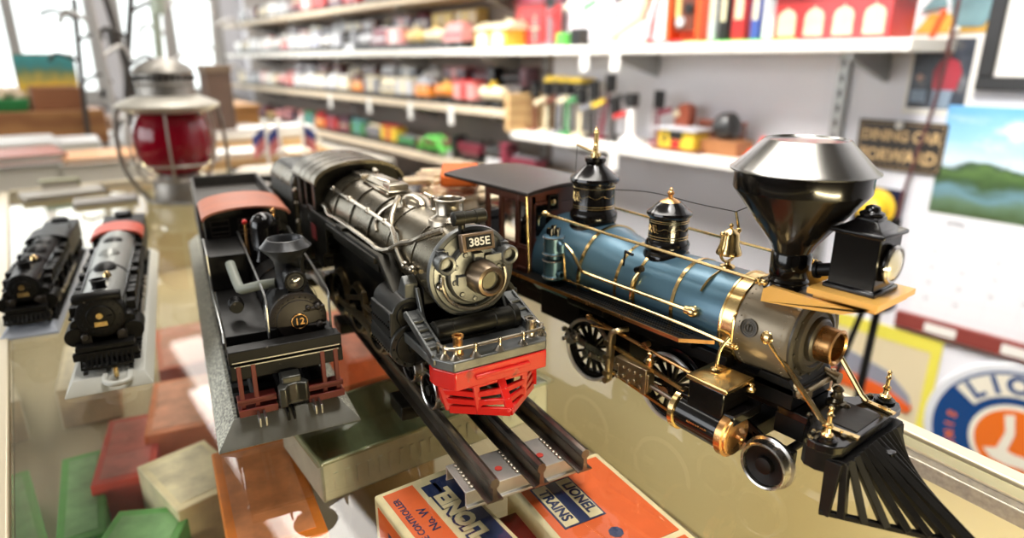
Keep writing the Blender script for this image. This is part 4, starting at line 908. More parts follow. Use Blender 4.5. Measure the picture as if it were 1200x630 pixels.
# ------------------------------------------------------------------ what lies in the case
ZF = CT-.186
def carton(name, loc, size, rz, m, label, cat, edge=.0018, em=None, group=None, raised=0):
    x, y, z = size
    t = thing(name, label, cat, (loc[0],loc[1],loc[2]), rz, group)
    MB(1).box(-x/2,x/2,-y/2,y/2,0,z).build('carton_body', m, t, .0012)
    return t
def lionel_boxes():
    # box with LIONEL banner
    bx, by, top = .1475, .250, CT-.012; h = .05
    t = thing('train_box', 'worn orange and cream carton with a blue banner reading LIONEL upside down', 'box', (bx,by,top-h), R(-3))
    w, l = .048, .078
    MB(1).box(-w/2,w/2,-l/2,l/2,0,h).build('carton', CREAM, t, .0016)
    MB(1).box(-w/2+.004,-.002,-l/2+.004,l/2-.004,h,h+.0003).build('orange_field', ORANGE, t)
    MB(1).box(.008,w/2-.003,-l/2+.006,l/2-.006,h,h+.0003).box(.001,.010,.020,.030,h,h+.0003).box(.001,.009,-.03,-.024,h,h+.0003).build('blue_banner', NAVY, t)
    text('box_lettering','LIONEL',.0140,CREAM,t,frame((.0090,.0,h+.0005),(0,1,0),(-1,0,0)),.0001,.0008,.95)
    text('box_lettering','LIONEL',.0138,NAVY,t,frame((.0083,.0007,h+.0004),(0,1,0),(-1,0,0)),.00005,.0013,.95)
    text('small_lettering','No. W',.007,NAVY,t,frame((-.0075,.004,h+.0005),(0,1,0),(-1,0,0)),.00005,.0001)
    text('small_lettering','WHISTLE CONTROLLER',.0052,NAVY,t,frame((-.0155,.0,h+.0005),(0,1,0),(-1,0,0)),.00005,.0001)
    MB(1).box(-w/2-.0003,-w/2,-l/2+.006,l/2-.006,.004,h-.004).box(-w/2+.006,w/2-.006,l/2,l/2+.0003,.004,h-.004).build('orange_side', ORANGE, t)
    MB(1).box(-w/2-.0005,-w/2-.0003,-.02,.02,.014,h-.012).build('blue_side_print', NAVY, t)
    # second carton
    t = thing('train_box', 'orange carton with a blue LIONEL TRAINS label, right of the bannered carton', 'box', (.216,.203,CT-.012-.055), R(-9))
    w, l, h = .064, .094, .055
    MB(1).box(-w/2,w/2,-l/2,l/2,0,h).build('carton', CREAM, t, .0016)
    MB(1).box(-w/2+.003,w/2-.004,-l/2+.016,l/2-.004,h,h+.0003).box(-w/2+.003,w/2-.004,-l/2+.003,-l/2+.012,h,h+.0003).build('orange_field', ORANGE, t)
    MB(1).box(w/2,w/2+.0003,-l/2+.004,l/2-.004,.004,h-.005).box(-w/2+.004,w/2-.004,-l/2-.0003,-l/2,.004,h-.006).build('orange_side', ORANGE, t)
    M0 = Matrix.Translation((0,.016,0))
    MB(1).box(-.024,.002,-.003,.034,h+.0003,h+.0006).build('blue_label', NAVY, t)
    MB(1).box(-.0075,.0010,-.002,.033,h+.0006,h+.0008).build('cream_bar', CREAM, t)
    MB(1).box(-.0230,-.0145,-.002,.033,h+.0006,h+.0008).build('cream_bar', CREAM, t)
    text('label_lettering','LIONEL',.0088,NAVY,t,frame((-.0032,.0155,h+.0009),(0,-1,0),(1,0,0)),.00005,.0003,.92)
    text('label_lettering','TRAINS',.0088,NAVY,t,frame((-.0188,.0155,h+.0009),(0,-1,0),(1,0,0)),.00005,.0003,.92)
    MB(1).lathe([(.004,0),(.004,.0004)],(-.002,-.017,h+.0003),(0,0,1),8).build('blue_seal', NAVY, t)
    MB(1).box(-.024,.006,-l/2-.0006,-l/2-.0003,.008,h-.010).build('white_sticker', WHITE, t)
    # long carton below it
    t = thing('train_box', 'dark maroon carton with cream edge under the silver tie plate', 'box', (.178,.155,CT-.07), R(-9))
    MB(1).box(-.025,.008,-.05,.09,0,.045).build('carton', mat('maroon_card',(.16,.02,.015),.45), t, .001)
    MB(1).box(.004,.0085,-.05,.09,.044,.0455).build('cream_edge', CREAM, t)
lionel_boxes()
# props that carry the cartons so they reach up to the glass
def riser(loc, size, rz, lab):
    t = MB(1).box(-size[0]/2,size[0]/2,-size[1]/2,size[1]/2,0,size[2]).build('carton_stack', mat('kraft_card',(.30,.21,.12),.6,0,var=.1), None, .0015)
    t.location = loc; t.rotation_euler = (0,0,rz); tag(t, lab, 'box'); return t
riser((.1475,.250,ZF), (.044,.074,.124), R(-3), 'plain brown carton under the bannered orange carton')
riser((.212,.198,ZF), (.05,.085,.119), R(-9), 'plain brown carton under the orange LIONEL TRAINS carton')
riser((.170,.175,ZF), (.028,.10,.116), R(-9), 'plain brown carton under the dark maroon carton')

def tray():
    t = thing('plastic_tray', 'grey-green translucent tray with a raised rim lying under the glass', 'tray', (.212,.390,CT-.052), R(-1))
    w, l = .186, .080
    m = glassmat('tray_plastic', (.84,.87,.78), .08, .08)
    m2 = mat('tray_body', (.66,.68,.58), .3, 0, coat=.4, var=.1)
    MB(1).box(-w/2,w/2,-l/2,l/2,0,.003).box(-w/2,w/2,-l/2,-l/2+.003,0,.03).box(-w/2,w/2,l/2-.003,l/2,0,.03).box(-w/2,-w/2+.003,-l/2,l/2,0,.03).box(w/2-.003,w/2,-l/2,l/2,0,.03).build('tray_shell', m2, t, .0012)
    MB(1).box(-w/2-.003,w/2+.003,-l/2-.004,l/2+.004,.03,.032).build('tray_lid', m, t, .0005)
    b = MB(1)
    for k in range(22): b.box(-.085+k*.0078,-.082+k*.0078,-l/2-.0008,-l/2,.008,.02)
    b.build('ribs', m2, t)
tray()
for loc, sz, rz, c, nm, lab in (
    ((.094,.395,CT-.105),(.056,.125,.05),-9,(.85,.24,.02),'train_box','bright orange carton beneath the front of the ballast stand'),
    ((.112,.315,ZF),(.09,.10,.06),-20,(.05,.03,.025),'train_box','dark brown carton in front of the bright orange carton'),
    ((.225,.500,CT-.11),(.085,.11,.008),-12,(.74,.66,.40),'instruction_booklet','cream printed booklet lying under the glass beside the track'),
    ((.285,.66,CT-.13),(.07,.16,.05),-10,(.62,.12,.04),'train_box','red-orange carton in the case beside the grey locomotive wheels'),
    ((.255,.56,ZF),(.07,.08,.045),-10,(.06,.11,.40),'train_box','blue carton in the case left of the red-orange carton'),
    ((.04,.66,ZF),(.05,.12,.05),-14,(.55,.06,.04),'train_box','red carton in the case under the graphite locomotive'),
    ((-.005,.62,ZF),(.035,.14,.04),-6,(.10,.34,.08),'train_box','green carton in the case under the leftmost locomotive'),
    ((.03,.52,ZF),(.06,.05,.05),-30,(.12,.40,.10),'train_box','small green carton in the case at the lower left'),
    ((.075,.56,ZF),(.06,.09,.06),10,(.85,.76,.5),'train_box','pale cream carton in the case behind the small green carton'),
    ((.10,.70,ZF),(.07,.12,.06),-14,(.68,.22,.10),'train_box','coral carton in the case under the black geared locomotive'),
    ((.04,.44,ZF),(.10,.07,.04),-24,(.38,.07,.05),'train_box','dark red carton in the case at the bottom left'),
    ((.06,.36,ZF),(.09,.05,.05),-10,(.20,.32,.36),'train_box','blue-grey carton in the case at the bottom left'),
    ((.155,.60,ZF),(.06,.12,.07),-12,(.78,.62,.36),'train_box','tan carton in the case between the ballast stand and grey locomotive'),
    ((.14,.86,ZF),(.08,.14,.06),-8,(.45,.10,.06),'train_box','rust red carton far back in the case'),
    ((.03,.90,ZF),(.06,.14,.05),-8,(.80,.72,.55),'train_box','ivory carton far back at the left of the case'),
    ((.24,.95,ZF),(.10,.14,.06),-8,(.12,.14,.2),'train_box','dark blue carton far back at the right of the case')):
    m = mat('card_%.2f_%.2f_%.2f' % c, c, .5, 0, var=.12, scale=60)
    t = thing(nm, lab, 'booklet' if 'booklet' in nm else 'box', loc, R(rz))
    MB(1).box(-sz[0]/2,sz[0]/2,-sz[1]/2,sz[1]/2,0,sz[2]).build('carton' if 'box' in nm else 'pages', m, t, .0012)
    if 'box' in nm:
        MB(1).box(-sz[0]/2+.006,sz[0]/2-.006,-sz[1]/2+.008,sz[1]/2-.008,sz[2],sz[2]+.0004).build('printed_panel', mat('card2_%.2f_%.2f' % c[:2], tuple(min(1,q*.8+.1) for q in c), .5, 0, var=.3, scale=45), t)
    if loc[2] > ZF+.01:
        r_ = MB(1).box(-sz[0]/2+.004,sz[0]/2-.004,-sz[1]/2+.004,sz[1]/2-.004,0,loc[2]-ZF).build('carton_stack', mat('kraft_card',(.30,.21,.12),.6), None, .001)
        r_.location = (loc[0],loc[1],ZF); r_.rotation_euler = (0,0,R(rz)); tag(r_, 'plain brown carton supporting the '+lab.split(' in ')[0].split(' lying')[0].split(' beneath')[0], 'box')

# ================================================================== SHELVES
def shelf(name, lab, y0, y1, ztop, m, th=.022, x0=1.30):
    t = thing('wall_shelf', lab, 'shelf', (0,0,CT))
    MB(1).box(x0,1.5,y0,y1,ztop-th,ztop).build('board', m, t, .002)
    y = y0+.12
    while y < y1:
        br = MB(1).prism([(x0+.03,ztop-th),(1.5,ztop-th),(1.5,ztop-th-.06),(1.46,ztop-th-.05),(x0+.03,ztop-th-.012)],'y',y-.006,y+.006); y += .62
        br.build('bracket', STEELP, t, .001)
    return t
SHADE_TAUPE = mat('taupe_wall_shade', (.26,.22,.19), .6, 0, var=.06, scale=6)
o_ = MB(1).box(1.488,1.4995,1.72,5.0,-.55,.95).build('shelf_shade_panel', SHADE_TAUPE); o_.location = (0,0,CT); tag(o_, 'taupe sheet standing in for shade on the wall behind the cream train car shelves', 'shade panel')  # shade put into colour: dark sheet where the wall lies in shadow
STEELP = mat('galvanised_bracket', (.42,.43,.42), .4, .6)
Z1, Z2, Z3, Z3B, Z4 = .445, .258, .062, .000, -.140
shelf('s', 'cream top shelf above the rows of toy trains', 1.75, 4.9, Z1, SHELFC)
shelf('s', 'long white shelf ending above the smokestack, second from the top', .53, 4.9, Z2, SHELFP, .024)
shelf('s', 'cream shelf of colourful train cars, third from the top', 1.72, 4.9, Z3, SHELFC)
shelf('s', 'white shelf carrying signal towers behind the blue locomotive', .70, 1.70, Z3B, SHELFP)
shelf('s', 'cream shelf of dark train cars, lowest on the left', 1.55, 4.9, Z4, SHELFC)
shelf('s', 'low cream shelf under the dark train cars', 1.55, 4.9, Z4-.20, SHELFC)
for y, lab in ((.735,'slotted steel shelf upright beside the smokestack'),(1.745,'slotted steel shelf upright behind the signal towers'),(3.3,'slotted steel shelf upright among the far train cars')):
    t = thing('shelf_upright', lab, 'shelf bracket', (1.5,y,CT))
    MB(1).box(-.018,0,-.012,.012,-.9,.75).build('rail_strip', STEELP, t, .001)
    s = MB(1)
    for k in range(50): s.box(-.019,-.0178,-.003,.003,-.85+k*.032,-.835+k*.032)
    s.build('slots', BLKM, t)
t = MB(1).box(1.29,1.5,1.69,1.715,Z3B,Z3+.055).build('shelf_end_board', WOODL, None, .002); t.location=(0,0,CT); tag(t,'light wooden end board where the cream shelf meets the white one','shelf')
for k,(y,z,d) in enumerate(((1.13,Z2,'left'),(1.25,Z2,'right'),(1.28,Z3B,'single'))):
    pass
for y, z, lab in ((1.36,Z2-.012,'white price tag on the white shelf edge, left of a pair above the brass whistle'),(1.245,Z2-.012,'white price tag on the white shelf edge, right of a pair above the brass whistle'),(1.235,Z3B-.012,'white price tag on the signal tower shelf edge beside the steam dome'),
                  (2.05,Z3-.012,'white price tag on the cream car shelf, nearest the wooden end board'),(2.35,Z3-.012,'white price tag on the cream car shelf, second from the end board'),(2.72,Z3-.012,'white price tag on the cream car shelf, third from the end board'),(3.15,Z3-.012,'white price tag on the cream car shelf, farthest from the end board')):
    o = MB(1).box(1.2975,1.2998,-.017,.017,-.055,.012).build('price_tag', WHITE); o.location=(0,y,CT+z); tag(o, lab, 'price tag')

# toy rolling stock: local x along the track, origin on the shelf
def hexm(c, metal=0, rough=.35): return mat('paint_%.2f_%.2f_%.2f' % c, c, rough, metal, coat=.4, var=.05, scale=50)
CN = dict(white=(.80,.78,.74), silver=(.55,.56,.58), red=(.55,.03,.03), orange=(.80,.26,.03), yellow=(.80,.55,.05), cream=(.75,.66,.45), black=(.02,.02,.02), brown=(.16,.05,.03),
          maroon=(.20,.03,.05), green=(.05,.25,.08), blue=(.06,.10,.40), grey=(.22,.22,.24), pink=(.75,.30,.28), gold=(.70,.50,.18), teal=(.10,.30,.32), plum=(.16,.07,.10))
def car(kind, c1, c2, x, y, z, lab, group, L_=.15, rz=pi/2):
    t = thing('toy_'+kind.replace(' ','_'), lab, 'toy train car' if kind != 'locomotive' else 'toy locomotive', (x,y,CT+z), rz, group)
    m1, m2 = hexm(CN[c1]), hexm(CN[c2]); h = L_/2
    u = MB(1).box(-h,h,-.022,.022,.018,.024)
    for s in (-h*.62,h*.62):
        for q in (-.014,.014): u.cyl((s+q,-.02,.009),(s+q,.02,.009),.009,.009,14)
        u.box(s-.022,s+.022,-.023,.023,.007,.018)
    u.box(-h-.012,-h,-.004,.004,.014,.02).box(h,h+.012,-.004,.004,.014,.02)
    u.build('truck', hexm(CN['black']), t)
    if kind == 'boxcar':
        b = MB(1).box(-h,h,-.027,.027,.024,.082); 
        bb = b.build('car_body', m1, t, .0015)
        MB(1).prism([(-.029,.082),(.029,.082),(.029,.084),(0,.092),(-.029,.084)],'x',-h-.002,h+.002).build('roof', m2, t)
        MB(1).box(-.018,.018,-.0285,-.027,.026,.078).build('sliding_door', m2, bb, .0005); MB(1).box(-.018,.018,.027,.0285,.026,.078).build('sliding_door', m2, bb, .0005)
    elif kind == 'tank car':
        MB(1).lathe([(.001,0),(.014,.002),(.022,.008),(.0235,.014),(.0235,L_-.018),(.022,L_-.012),(.014,L_-.006),(.001,L_-.004)],(-h+.002,0,.049),(1,0,0),28).build('tank', m1, t)
        MB(1).cyl((0,0,.07),(0,0,.086),.011).cyl((0,0,.086),(0,0,.089),.013).box(-.002,.002,-.025,.025,.048,.075).build('tank_dome', m2, t)
    elif kind == 'caboose':
        MB(1).box(-h+.012,h-.012,-.026,.026,.024,.07).build('car_body', m1, t, .001)
        MB(1).prism([(-.03,.07),(.03,.07),(0,.078)],'x',-h,h).box(-.02,.03,-.02,.02,.075,.094).prism([(-.024,.094),(.024,.094),(0,.100)],'x',-.025,.035).build('roof', m2, t)
        w = MB(1)
        for s in (-.04,0,.035): w.box(s,s+.014,-.0268,-.026,.046,.06).box(s,s+.014,.026,.0268,.046,.06)
        w.build('windows', hexm(CN['cream']), t)
    elif kind == 'hopper':
        MB(1).loft([[(-h*.6,-.018,.024),(h*.6,-.018,.024),(h*.6,.018,.024),(-h*.6,.018,.024)],[(-h,-.027,.045),(h,-.027,.045),(h,.027,.045),(-h,.027,.045)],[(-h,-.027,.07),(h,-.027,.07),(h,.027,.07),(-h,.027,.07)]]).build('car_body', m1, t)
        l = MB(1)
        for k in range(16): l.ball((-h*.85+k*h*.11,.008*sin(k*2.3),.07),.013,(1,1,.8),8)
        l.build('load', m2, t)
    elif kind == 'gondola':
        MB(1).box(-h,h,-.027,-.025,.024,.052).box(-h,h,.025,.027,.024,.052).box(-h,-h+.002,-.027,.027,.024,.052).box(h-.002,h,-.027,.027,.024,.052).build('car_body', m1, t)
        l = MB(1)
        for k in range(5): l.cyl((-h*.9,-.016+.008*k,.045+.006*(k%2)),(h*.9,-.016+.008*k,.045+.006*(k%2)),.005,.005,10)
        l.build('load', m2, t)
    elif kind == 'diesel':
        MB(1).prism([(-h,.024),(h,.024),(h,.05),(h-.02,.062),(h-.03,.086),(-h,.086)],'y',-.026,.026).build('car_body', m1, t, .004)
        MB(1).box(-h,h-.01,-.0268,-.026,.04,.052).box(-h,h-.01,.026,.0268,.04,.052).box(-h+.01,h-.05,-.012,.012,.086,.091).build('stripe', m2, t)
    else:   # steam locomotive
        MB(1).lathe([(.001,0),(.019,.002),(.02,.006),(.02,L_*.68)],(h,0,.052),(-1,0,0),24).build('boiler', m1, t)
        MB(1).box(-h,-h+.036,-.026,.026,.024,.082).prism([(-.029,.082),(.029,.082),(.018,.09),(-.018,.09)],'x',-h-.006,-h+.04).build('cab', m2, t, .001)
        MB(1).cyl((h-.02,0,.07),(h-.02,0,.09),.007,.009,16).ball((h-.055,0,.072),.009,n=12).ball((h-.08,0,.072),.008,n=12).build('smokestack', m1, t)
        for s in (-.02,.008,.036):
            for q in (-.0215,.0215): MB(1).cyl((s,q-.0025,.017),(s,q+.0025,.017),.0165,.0165,18).build('driving_wheel', hexm(CN['silver']), t)
    return t
def row(z, y_near, y_far, x, cars, where, group, L_=.145):
    n = len(cars); step = (y_far-y_near)/n
    for i,(k,a,b) in enumerate(cars):
        y = y_near+step*(i+.5); 
        nb = cars[i-1] if i else None
        rel = ('behind the %s %s' % (nb[1], nb[0])) if nb else 'nearest the camera'
        car(k, a, b, x, y, z, '%s toy %s, %s, %s' % (a if a == b else a+' and '+b, k, where, rel), group, min(L_, step*.9))
B_, T_, C_, H_, G_, D_, S_ = 'boxcar','tank car','caboose','hopper','gondola','diesel','locomotive'
row(Z1, 2.5, 4.7, 1.38, [(B_,'maroon','silver'),(T_,'silver','white'),(B_,'red','plum'),(C_,'plum','maroon'),(H_,'red','pink'),(B_,'pink','white'),(T_,'maroon','cream'),(B_,'silver','grey'),(D_,'white','plum'),(T_,'cream','silver'),(B_,'brown','grey'),(H_,'grey','silver')],'top shelf','train cars on the top shelf')
row(Z2, 2.0, 4.75, 1.35, [(D_,'pink','maroon'),(T_,'cream','gold'),(T_,'gold','cream'),(B_,'pink','white'),(D_,'maroon','silver'),(T_,'silver','grey'),(S_,'black','grey'),(B_,'grey','silver'),(T_,'white','grey'),(D_,'silver','blue'),(B_,'white','silver'),(B_,'silver','white'),(C_,'red','white'),(T_,'white','silver'),(D_,'white','red'),(B_,'white','grey'),(D_,'silver','white'),(T_,'cream','white'),(H_,'white','silver')],'long white shelf front','front row of train cars on the long white shelf')
row(Z2+.05, 2.05, 4.0, 1.45, [(B_,'gold','yellow'),(B_,'yellow','gold'),(C_,'plum','maroon'),(B_,'plum','pink'),(T_,'black','cream'),(B_,'brown','silver'),(B_,'cream','grey'),(B_,'silver','black'),(H_,'grey','brown'),(B_,'cream','silver'),(C_,'pink','grey'),(B_,'plum','grey')],'white shelf back row','back row of train cars on the long white shelf')
row(Z3, 1.78, 4.75, 1.35, [(T_,'cream','yellow'),(B_,'pink','red'),(T_,'orange','gold'),(C_,'orange','silver'),(B_,'silver','cream'),(D_,'cream','grey'),(B_,'grey','cream'),(C_,'orange','brown'),(B_,'cream','white'),(D_,'silver','white'),(B_,'white','cream'),(D_,'white','silver'),(B_,'white','silver'),(C_,'red','pink'),(T_,'pink','white'),(B_,'cream','silver'),(B_,'white','pink'),(D_,'grey','silver'),(B_,'silver','plum'),(B_,'gold','cream')],'cream shelf front','front row of train cars on the cream shelf')
row(Z3+.045, 1.75, 4.0, 1.45, [(S_,'black','plum'),(S_,'plum','black'),(B_,'plum','pink'),(T_,'white','silver'),(B_,'grey','white'),(D_,'silver','plum'),(B_,'brown','black'),(T_,'cream','white'),(C_,'plum','brown'),(B_,'brown','maroon'),(B_,'grey','plum'),(D_,'plum','grey')],'cream shelf back row','back row of train cars on the cream shelf')
row(Z4, 1.6, 4.75, 1.36, [(G_,'maroon','grey'),(S_,'black','maroon'),(H_,'maroon','black'),(S_,'brown','black'),(G_,'brown','cream'),(G_,'green','grey'),(B_,'yellow','red'),(H_,'grey','cream'),(B_,'green','teal'),(C_,'maroon','plum'),(B_,'red','plum'),(C_,'orange','red'),(B_,'teal','green'),(S_,'black','pink'),(B_,'plum','pink'),(H_,'pink','plum'),(G_,'gold','brown'),(B_,'maroon','grey'),(B_,'plum','silver'),(S_,'black','silver')],'lowest cream shelf','dark train cars on the lowest cream shelf')
row(Z4-.20, 1.6, 3.8, 1.38, [(S_,'black','brown'),(B_,'brown','maroon'),(H_,'grey','cream'),(B_,'red','black'),(S_,'black','grey'),(T_,'grey','black'),(B_,'maroon','brown'),(G_,'red','grey'),(S_,'black','maroon'),(B_,'plum','black'),(B_,'brown','black')],'low shelf','train cars on the low shelf beneath')
for nm, z, x in (('white',Z2,1.45),('cream',Z3,1.45)):
    o = MB(1).box(-.03,.037,0,2.3 if nm=='white' else 2.3,0,.05 if nm=='white' else .045).build('display_riser', SHELFC, None, .002); o.location=(x,1.74 if nm=='cream' else 1.98,CT+z); tag(o,'narrow cream riser under the back row of the %s shelf' % nm,'shelf riser')
# green arched bridge toy
b = MB(1)
for sd_ in (-.02,.02): b.tube([(0,sd_,0),(.03,sd_,.035),(.08,sd_,.055),(.13,sd_,.045),(.17,sd_,.02),(.18,sd_,0)],.008,8)
b.box(0,.18,-.022,.022,.01,.016); o = b.build('toy_bridge', mat('bright_green_toy',(.12,.55,.08),.4)); o.location=(1.33,2.13,CT+Z4+.02); o.rotation_euler=(0,0,pi/2); tag(o,'bright green arched toy bridge among the dark train cars','toy bridge')

# house-shaped toy, yellow
def house(loc, rz, w, d, h, cw, cr, cd, label, arches=3):
    t = thing('toy_house' if arches < 4 else 'toy_station', label, 'toy building', loc, rz)
    MB(1).box(-w/2,w/2,-d/2,d/2,0,h).build('walls', hexm(CN[cw]), t, .001)
    r = MB(1).prism([(-d/2-.01,h),(d/2+.01,h),(d*.15,h+h*.45),(-d*.15,h+h*.45)],'x',-w/2-.012,w/2+.012).box(w*.2,w*.2+.02,-.01,.01,h,h*1.6)
    r.build('roof', hexm(CN[cr]), t)
    for i in range(arches):
        x = -w/2+w*(i+.5)/arches; a = w/arches*.33
        P = [(x-a,h*.1),(x+a,h*.1),(x+a,h*.5)]+[(x+a*cos(q),h*.5+a*.9*sin(q)) for q in [pi*k/8 for k in range(1,8)]]+[(x-a,h*.5)]
        f = MB(1).prism(P,'y',-d/2-.002,-d/2).build('arched_window', hexm(CN[cd]), t)
        MB(1).box(x-.0015,x+.0015,-d/2-.003,-d/2-.002,h*.1,h*.75).box(x-a,x+a,-d/2-.003,-d/2-.002,h*.42,h*.45).build('glazing_bar', hexm(CN['cream']), f)
    return t
house((1.36,1.82,CT+Z2), -pi/2, .17, .10, .055, 'yellow', 'cream', 'white', 'yellow toy house with cream roof on the white shelf', 2)
house((1.43,1.72,CT+Z2), -pi/2, .14, .08, .13, 'red', 'maroon', 'plum', 'tall red toy house behind the yellow one on the white shelf', 2)
house((1.375,.70,CT+Z2), -pi/2, .235, .10, .085, 'red', 'maroon', 'cream', 'red toy station with cream arched windows at the shelf end', 4)

# upright pieces on the white shelves
def post_thing(name, label, cat, y, z, x, parts, rz=-pi/2):
    t = thing(name, label, cat, (x,y,CT+z), rz)
    for nm, m, b in parts: b.build(nm, m, t, .0004)
    return t
def signal(y, z, x, h, c, arm, label, lean=0):
    b = MB(1).box(-.02,.02,-.02,.02,0,.01).cyl((0,0,.01),(lean,0,h),.0055,.004,10)
    a = MB(1).box(lean-.012,lean+.012,-.009,.009,h-.035,h+.012).cyl((lean,-.010,h-.022),(lean,-.014,h-.022),.006,.006,12).cyl((lean,-.010,h),(lean,-.014,h),.006,.006,12)
    f = MB(1).bar((lean,-.006,h*.62),(lean+.05,-.006,h*.74),.004,.014)
    l = MB(1)
    for k in range(8): l.box(-.028,-.012,.01,.012,.015+k*h*.09,.018+k*h*.09)
    l.box(-.029,-.027,.01,.012,.01,h*.8).box(-.013,-.011,.01,.012,.01,h*.8)
    post_thing('toy_signal', label, 'toy signal', y, z, x, (('mast',hexm(CN[c]),b),('signal_head',hexm(CN['black']),a),('signal_arm',hexm(CN[arm]),f),('ladder',hexm(CN[c]),l)))
for y,h,c,arm,lab in ((1.60,.15,'grey','red','grey toy signal at the left end of the upper white shelf'),(1.53,.17,'black','cream','black toy signal beside the grey one on the upper shelf'),(1.45,.16,'silver','green','silver toy signal with a green arm on the upper shelf'),(1.385,.19,'silver','white','tall silver toy signal above the price tags'),
                   (1.32,.15,'plum','cream','plum toy signal left of the ribbed wooden trestle'),(1.20,.18,'red','maroon','leaning red toy signal left of the orange tower')):
    signal(y, Z2, 1.38, h, c, arm, lab, .03 if 'leaning' in lab else 0)
g = MB(1).box(-.02,.02,-.018,.018,0,.035); o = g.build('toy_crate', mat('bright_green_toy',(.12,.55,.08),.4), None, .002); o.location=(1.33,1.475,CT+Z2); tag(o,'small bright green toy crate on the upper white shelf','toy crate')
g = MB(1).box(-.018,.018,-.02,.02,0,.045); o = g.build('toy_crate', hexm(CN['black']), None, .002); o.location=(1.32,1.405,CT+Z2); tag(o,'small black toy crate on the upper white shelf','toy crate')
tr = MB(1)
for k in range(9): tr.bar((-.06+k*.014,0,.01+k*.006),(-.03+k*.014,0,.06+k*.008),.008,.02,(0,1,0))
tr.box(-.07,.07,-.01,.01,0,.012); o = tr.build('toy_trestle', mat('pale_wood',(.72,.6,.42),.6)); o.location=(1.36,1.27,CT+Z2); o.rotation_euler=(0,0,-pi/2); tag(o,'ribbed pale wooden toy trestle leaning on the upper shelf','toy trestle')
# orange framed tower
t = thing('toy_tower', 'tall orange framed toy tower on a red base, upper white shelf', 'toy tower', (1.37,1.075,CT+Z2), -pi/2)
MB(1).box(-.075,.065,-.03,.03,0,.008).build('base', hexm(CN['red']), t, .001)
MB(1).box(-.055,-.04,-.02,.02,.008,.20).box(.035,.05,-.02,.02,.008,.20).box(-.055,.05,-.02,.02,.19,.20).box(-.055,.05,.012,.02,.008,.2).build('frame', mat('toy_orange_red',(.72,.10,.02),.4), t, .001)
MB(1).box(-.03,.025,-.012,.01,.03,.17).build('dark_panel', hexm(CN['brown']), t)
for k,(x_,z_,c_) in enumerate(((-.012,.05,'silver'),(.010,.08,'black'),(-.008,.12,'silver'))): MB(1).cyl((x_,-.018,z_),(x_,-.012,z_),.012).build('dial', hexm(CN[c_]), t)
MB(1).box(-.030,-.015,-.014,-.012,.06,.15).build('gold_lettering_strip', hexm(CN['gold']), t)
for y,w,h,c,lab in ((.985,.020,.16,'silver','slim silver tin standing beside the orange tower'),(.955,.022,.15,'black','slim black tin standing on the upper shelf'),(.915,.034,.16,'red','bright red tin standing on the upper shelf'),(.873,.022,.15,'blue','blue tin standing between the red and white ones'),(.835,.04,.17,'white','white tin standing left of the red station')):
    t = thing('tin_can' , lab, 'tin', (1.36,y,CT+Z2), -pi/2)
    MB(1).box(-w/2,w/2,-.02,.02,.004,h).build('tin_body', hexm(CN[c]), t, .003)
    MB(1).box(-w*.3,w*.3,-.0206,-.02,h*.3,h*.7).build('paper_label', hexm(CN['cream' if c != 'white' else 'silver']), t)
o = MB(1).box(-.02,.02,-.14,.14,0,.004).build('green_mat', mat('bright_green_toy',(.12,.55,.08),.4)); o.location=(1.33,.90,CT+Z2); tag(o,'thin green mat under the tins on the upper shelf','mat')
# pieces on the signal tower shelf
t = thing('toy_platform', 'toy water platform with long yellow roof and dark legs', 'toy building', (1.39,1.52,CT+Z3B), -pi/2)
MB(1).prism([(-.09,.155),(.09,.155),(.085,.168),(-.07,.174)],'y',-.03,.03).build('roof', hexm(CN['yellow']), t, .002)
l = MB(1)
for x_ in (-.075,-.045,.045,.075): l.bar((x_,-.02,0),(x_*.8,-.01,.155),.006,.006).bar((x_,.02,0),(x_*.8,.01,.155),.006,.006)
l.box(-.08,.08,-.025,.025,.145,.156).box(-.085,.085,-.028,.028,0,.006); l.build('legs', hexm(CN['black']), t)
for y,h,c,arm,lab in ((1.655,.14,'brown','cream','brown toy signal beside the wooden end board'),(1.60,.15,'cream','brown','cream toy signal under the yellow roof'),(1.545,.155,'grey','cream','grey toy signal among the dark legs'),(1.50,.155,'green','green','bright green toy signal under the yellow roof'),(1.445,.13,'cream','grey','cream toy signal right of the green one'),
                   (1.39,.15,'black','yellow','black toy signal with a yellow arm'),(1.355,.17,'maroon','black','maroon toy signal leaning right of the yellow arm'),(1.305,.11,'black','red','short black toy signal with a red arm'),(1.19,.13,'maroon','maroon','maroon toy signal behind the white pump')):
    signal(y, Z3B, 1.37 if arm != 'maroon' else 1.42, h, c, arm, lab, .03 if 'leaning' in lab else 0)
t = thing('toy_pump', 'white toy water pump on a wide foot behind the brass whistle', 'toy accessory', (1.35,1.225,CT+Z3B), -pi/2)
MB(1).lathe([(.035,0),(.032,.01),(.018,.02),(.012,.035),(.011,.09),(.005,.1)],(0,0,0),(0,0,1),20).build('column', hexm(CN['white']), t)
MB(1).box(-.014,.014,-.014,.014,.1,.135).cyl((-.03,0,.12),(-.014,0,.12),.006).build('pump_head', hexm(CN['black']), t, .002)
t = thing('toy_sign', 'tall reddish wooden block with rounded top on the signal shelf', 'toy accessory', (1.44,1.125,CT+Z3B), -pi/2)
MB(1).prism([(-.02,0),(.025,0),(.035,.09),(.03,.105),(.015,.112),(0,.108),(-.012,.09)],'y',-.015,.015).build('block', mat('red_brown_wood',(.34,.07,.03),.45,0,coat=.3), t, .001)
MB(1).cyl((-.006,-.016,.085),(-.006,-.02,.085),.009).build('round_badge', hexm(CN['cream']), t)
t = thing('toy_crane_house', 'yellow toy crane house with flat grey roof and black windows', 'toy building', (1.36,1.055,CT+Z3B), -pi/2)
MB(1).box(-.055,.055,-.03,.03,.008,.05).build('walls', hexm(CN['yellow']), t, .001)
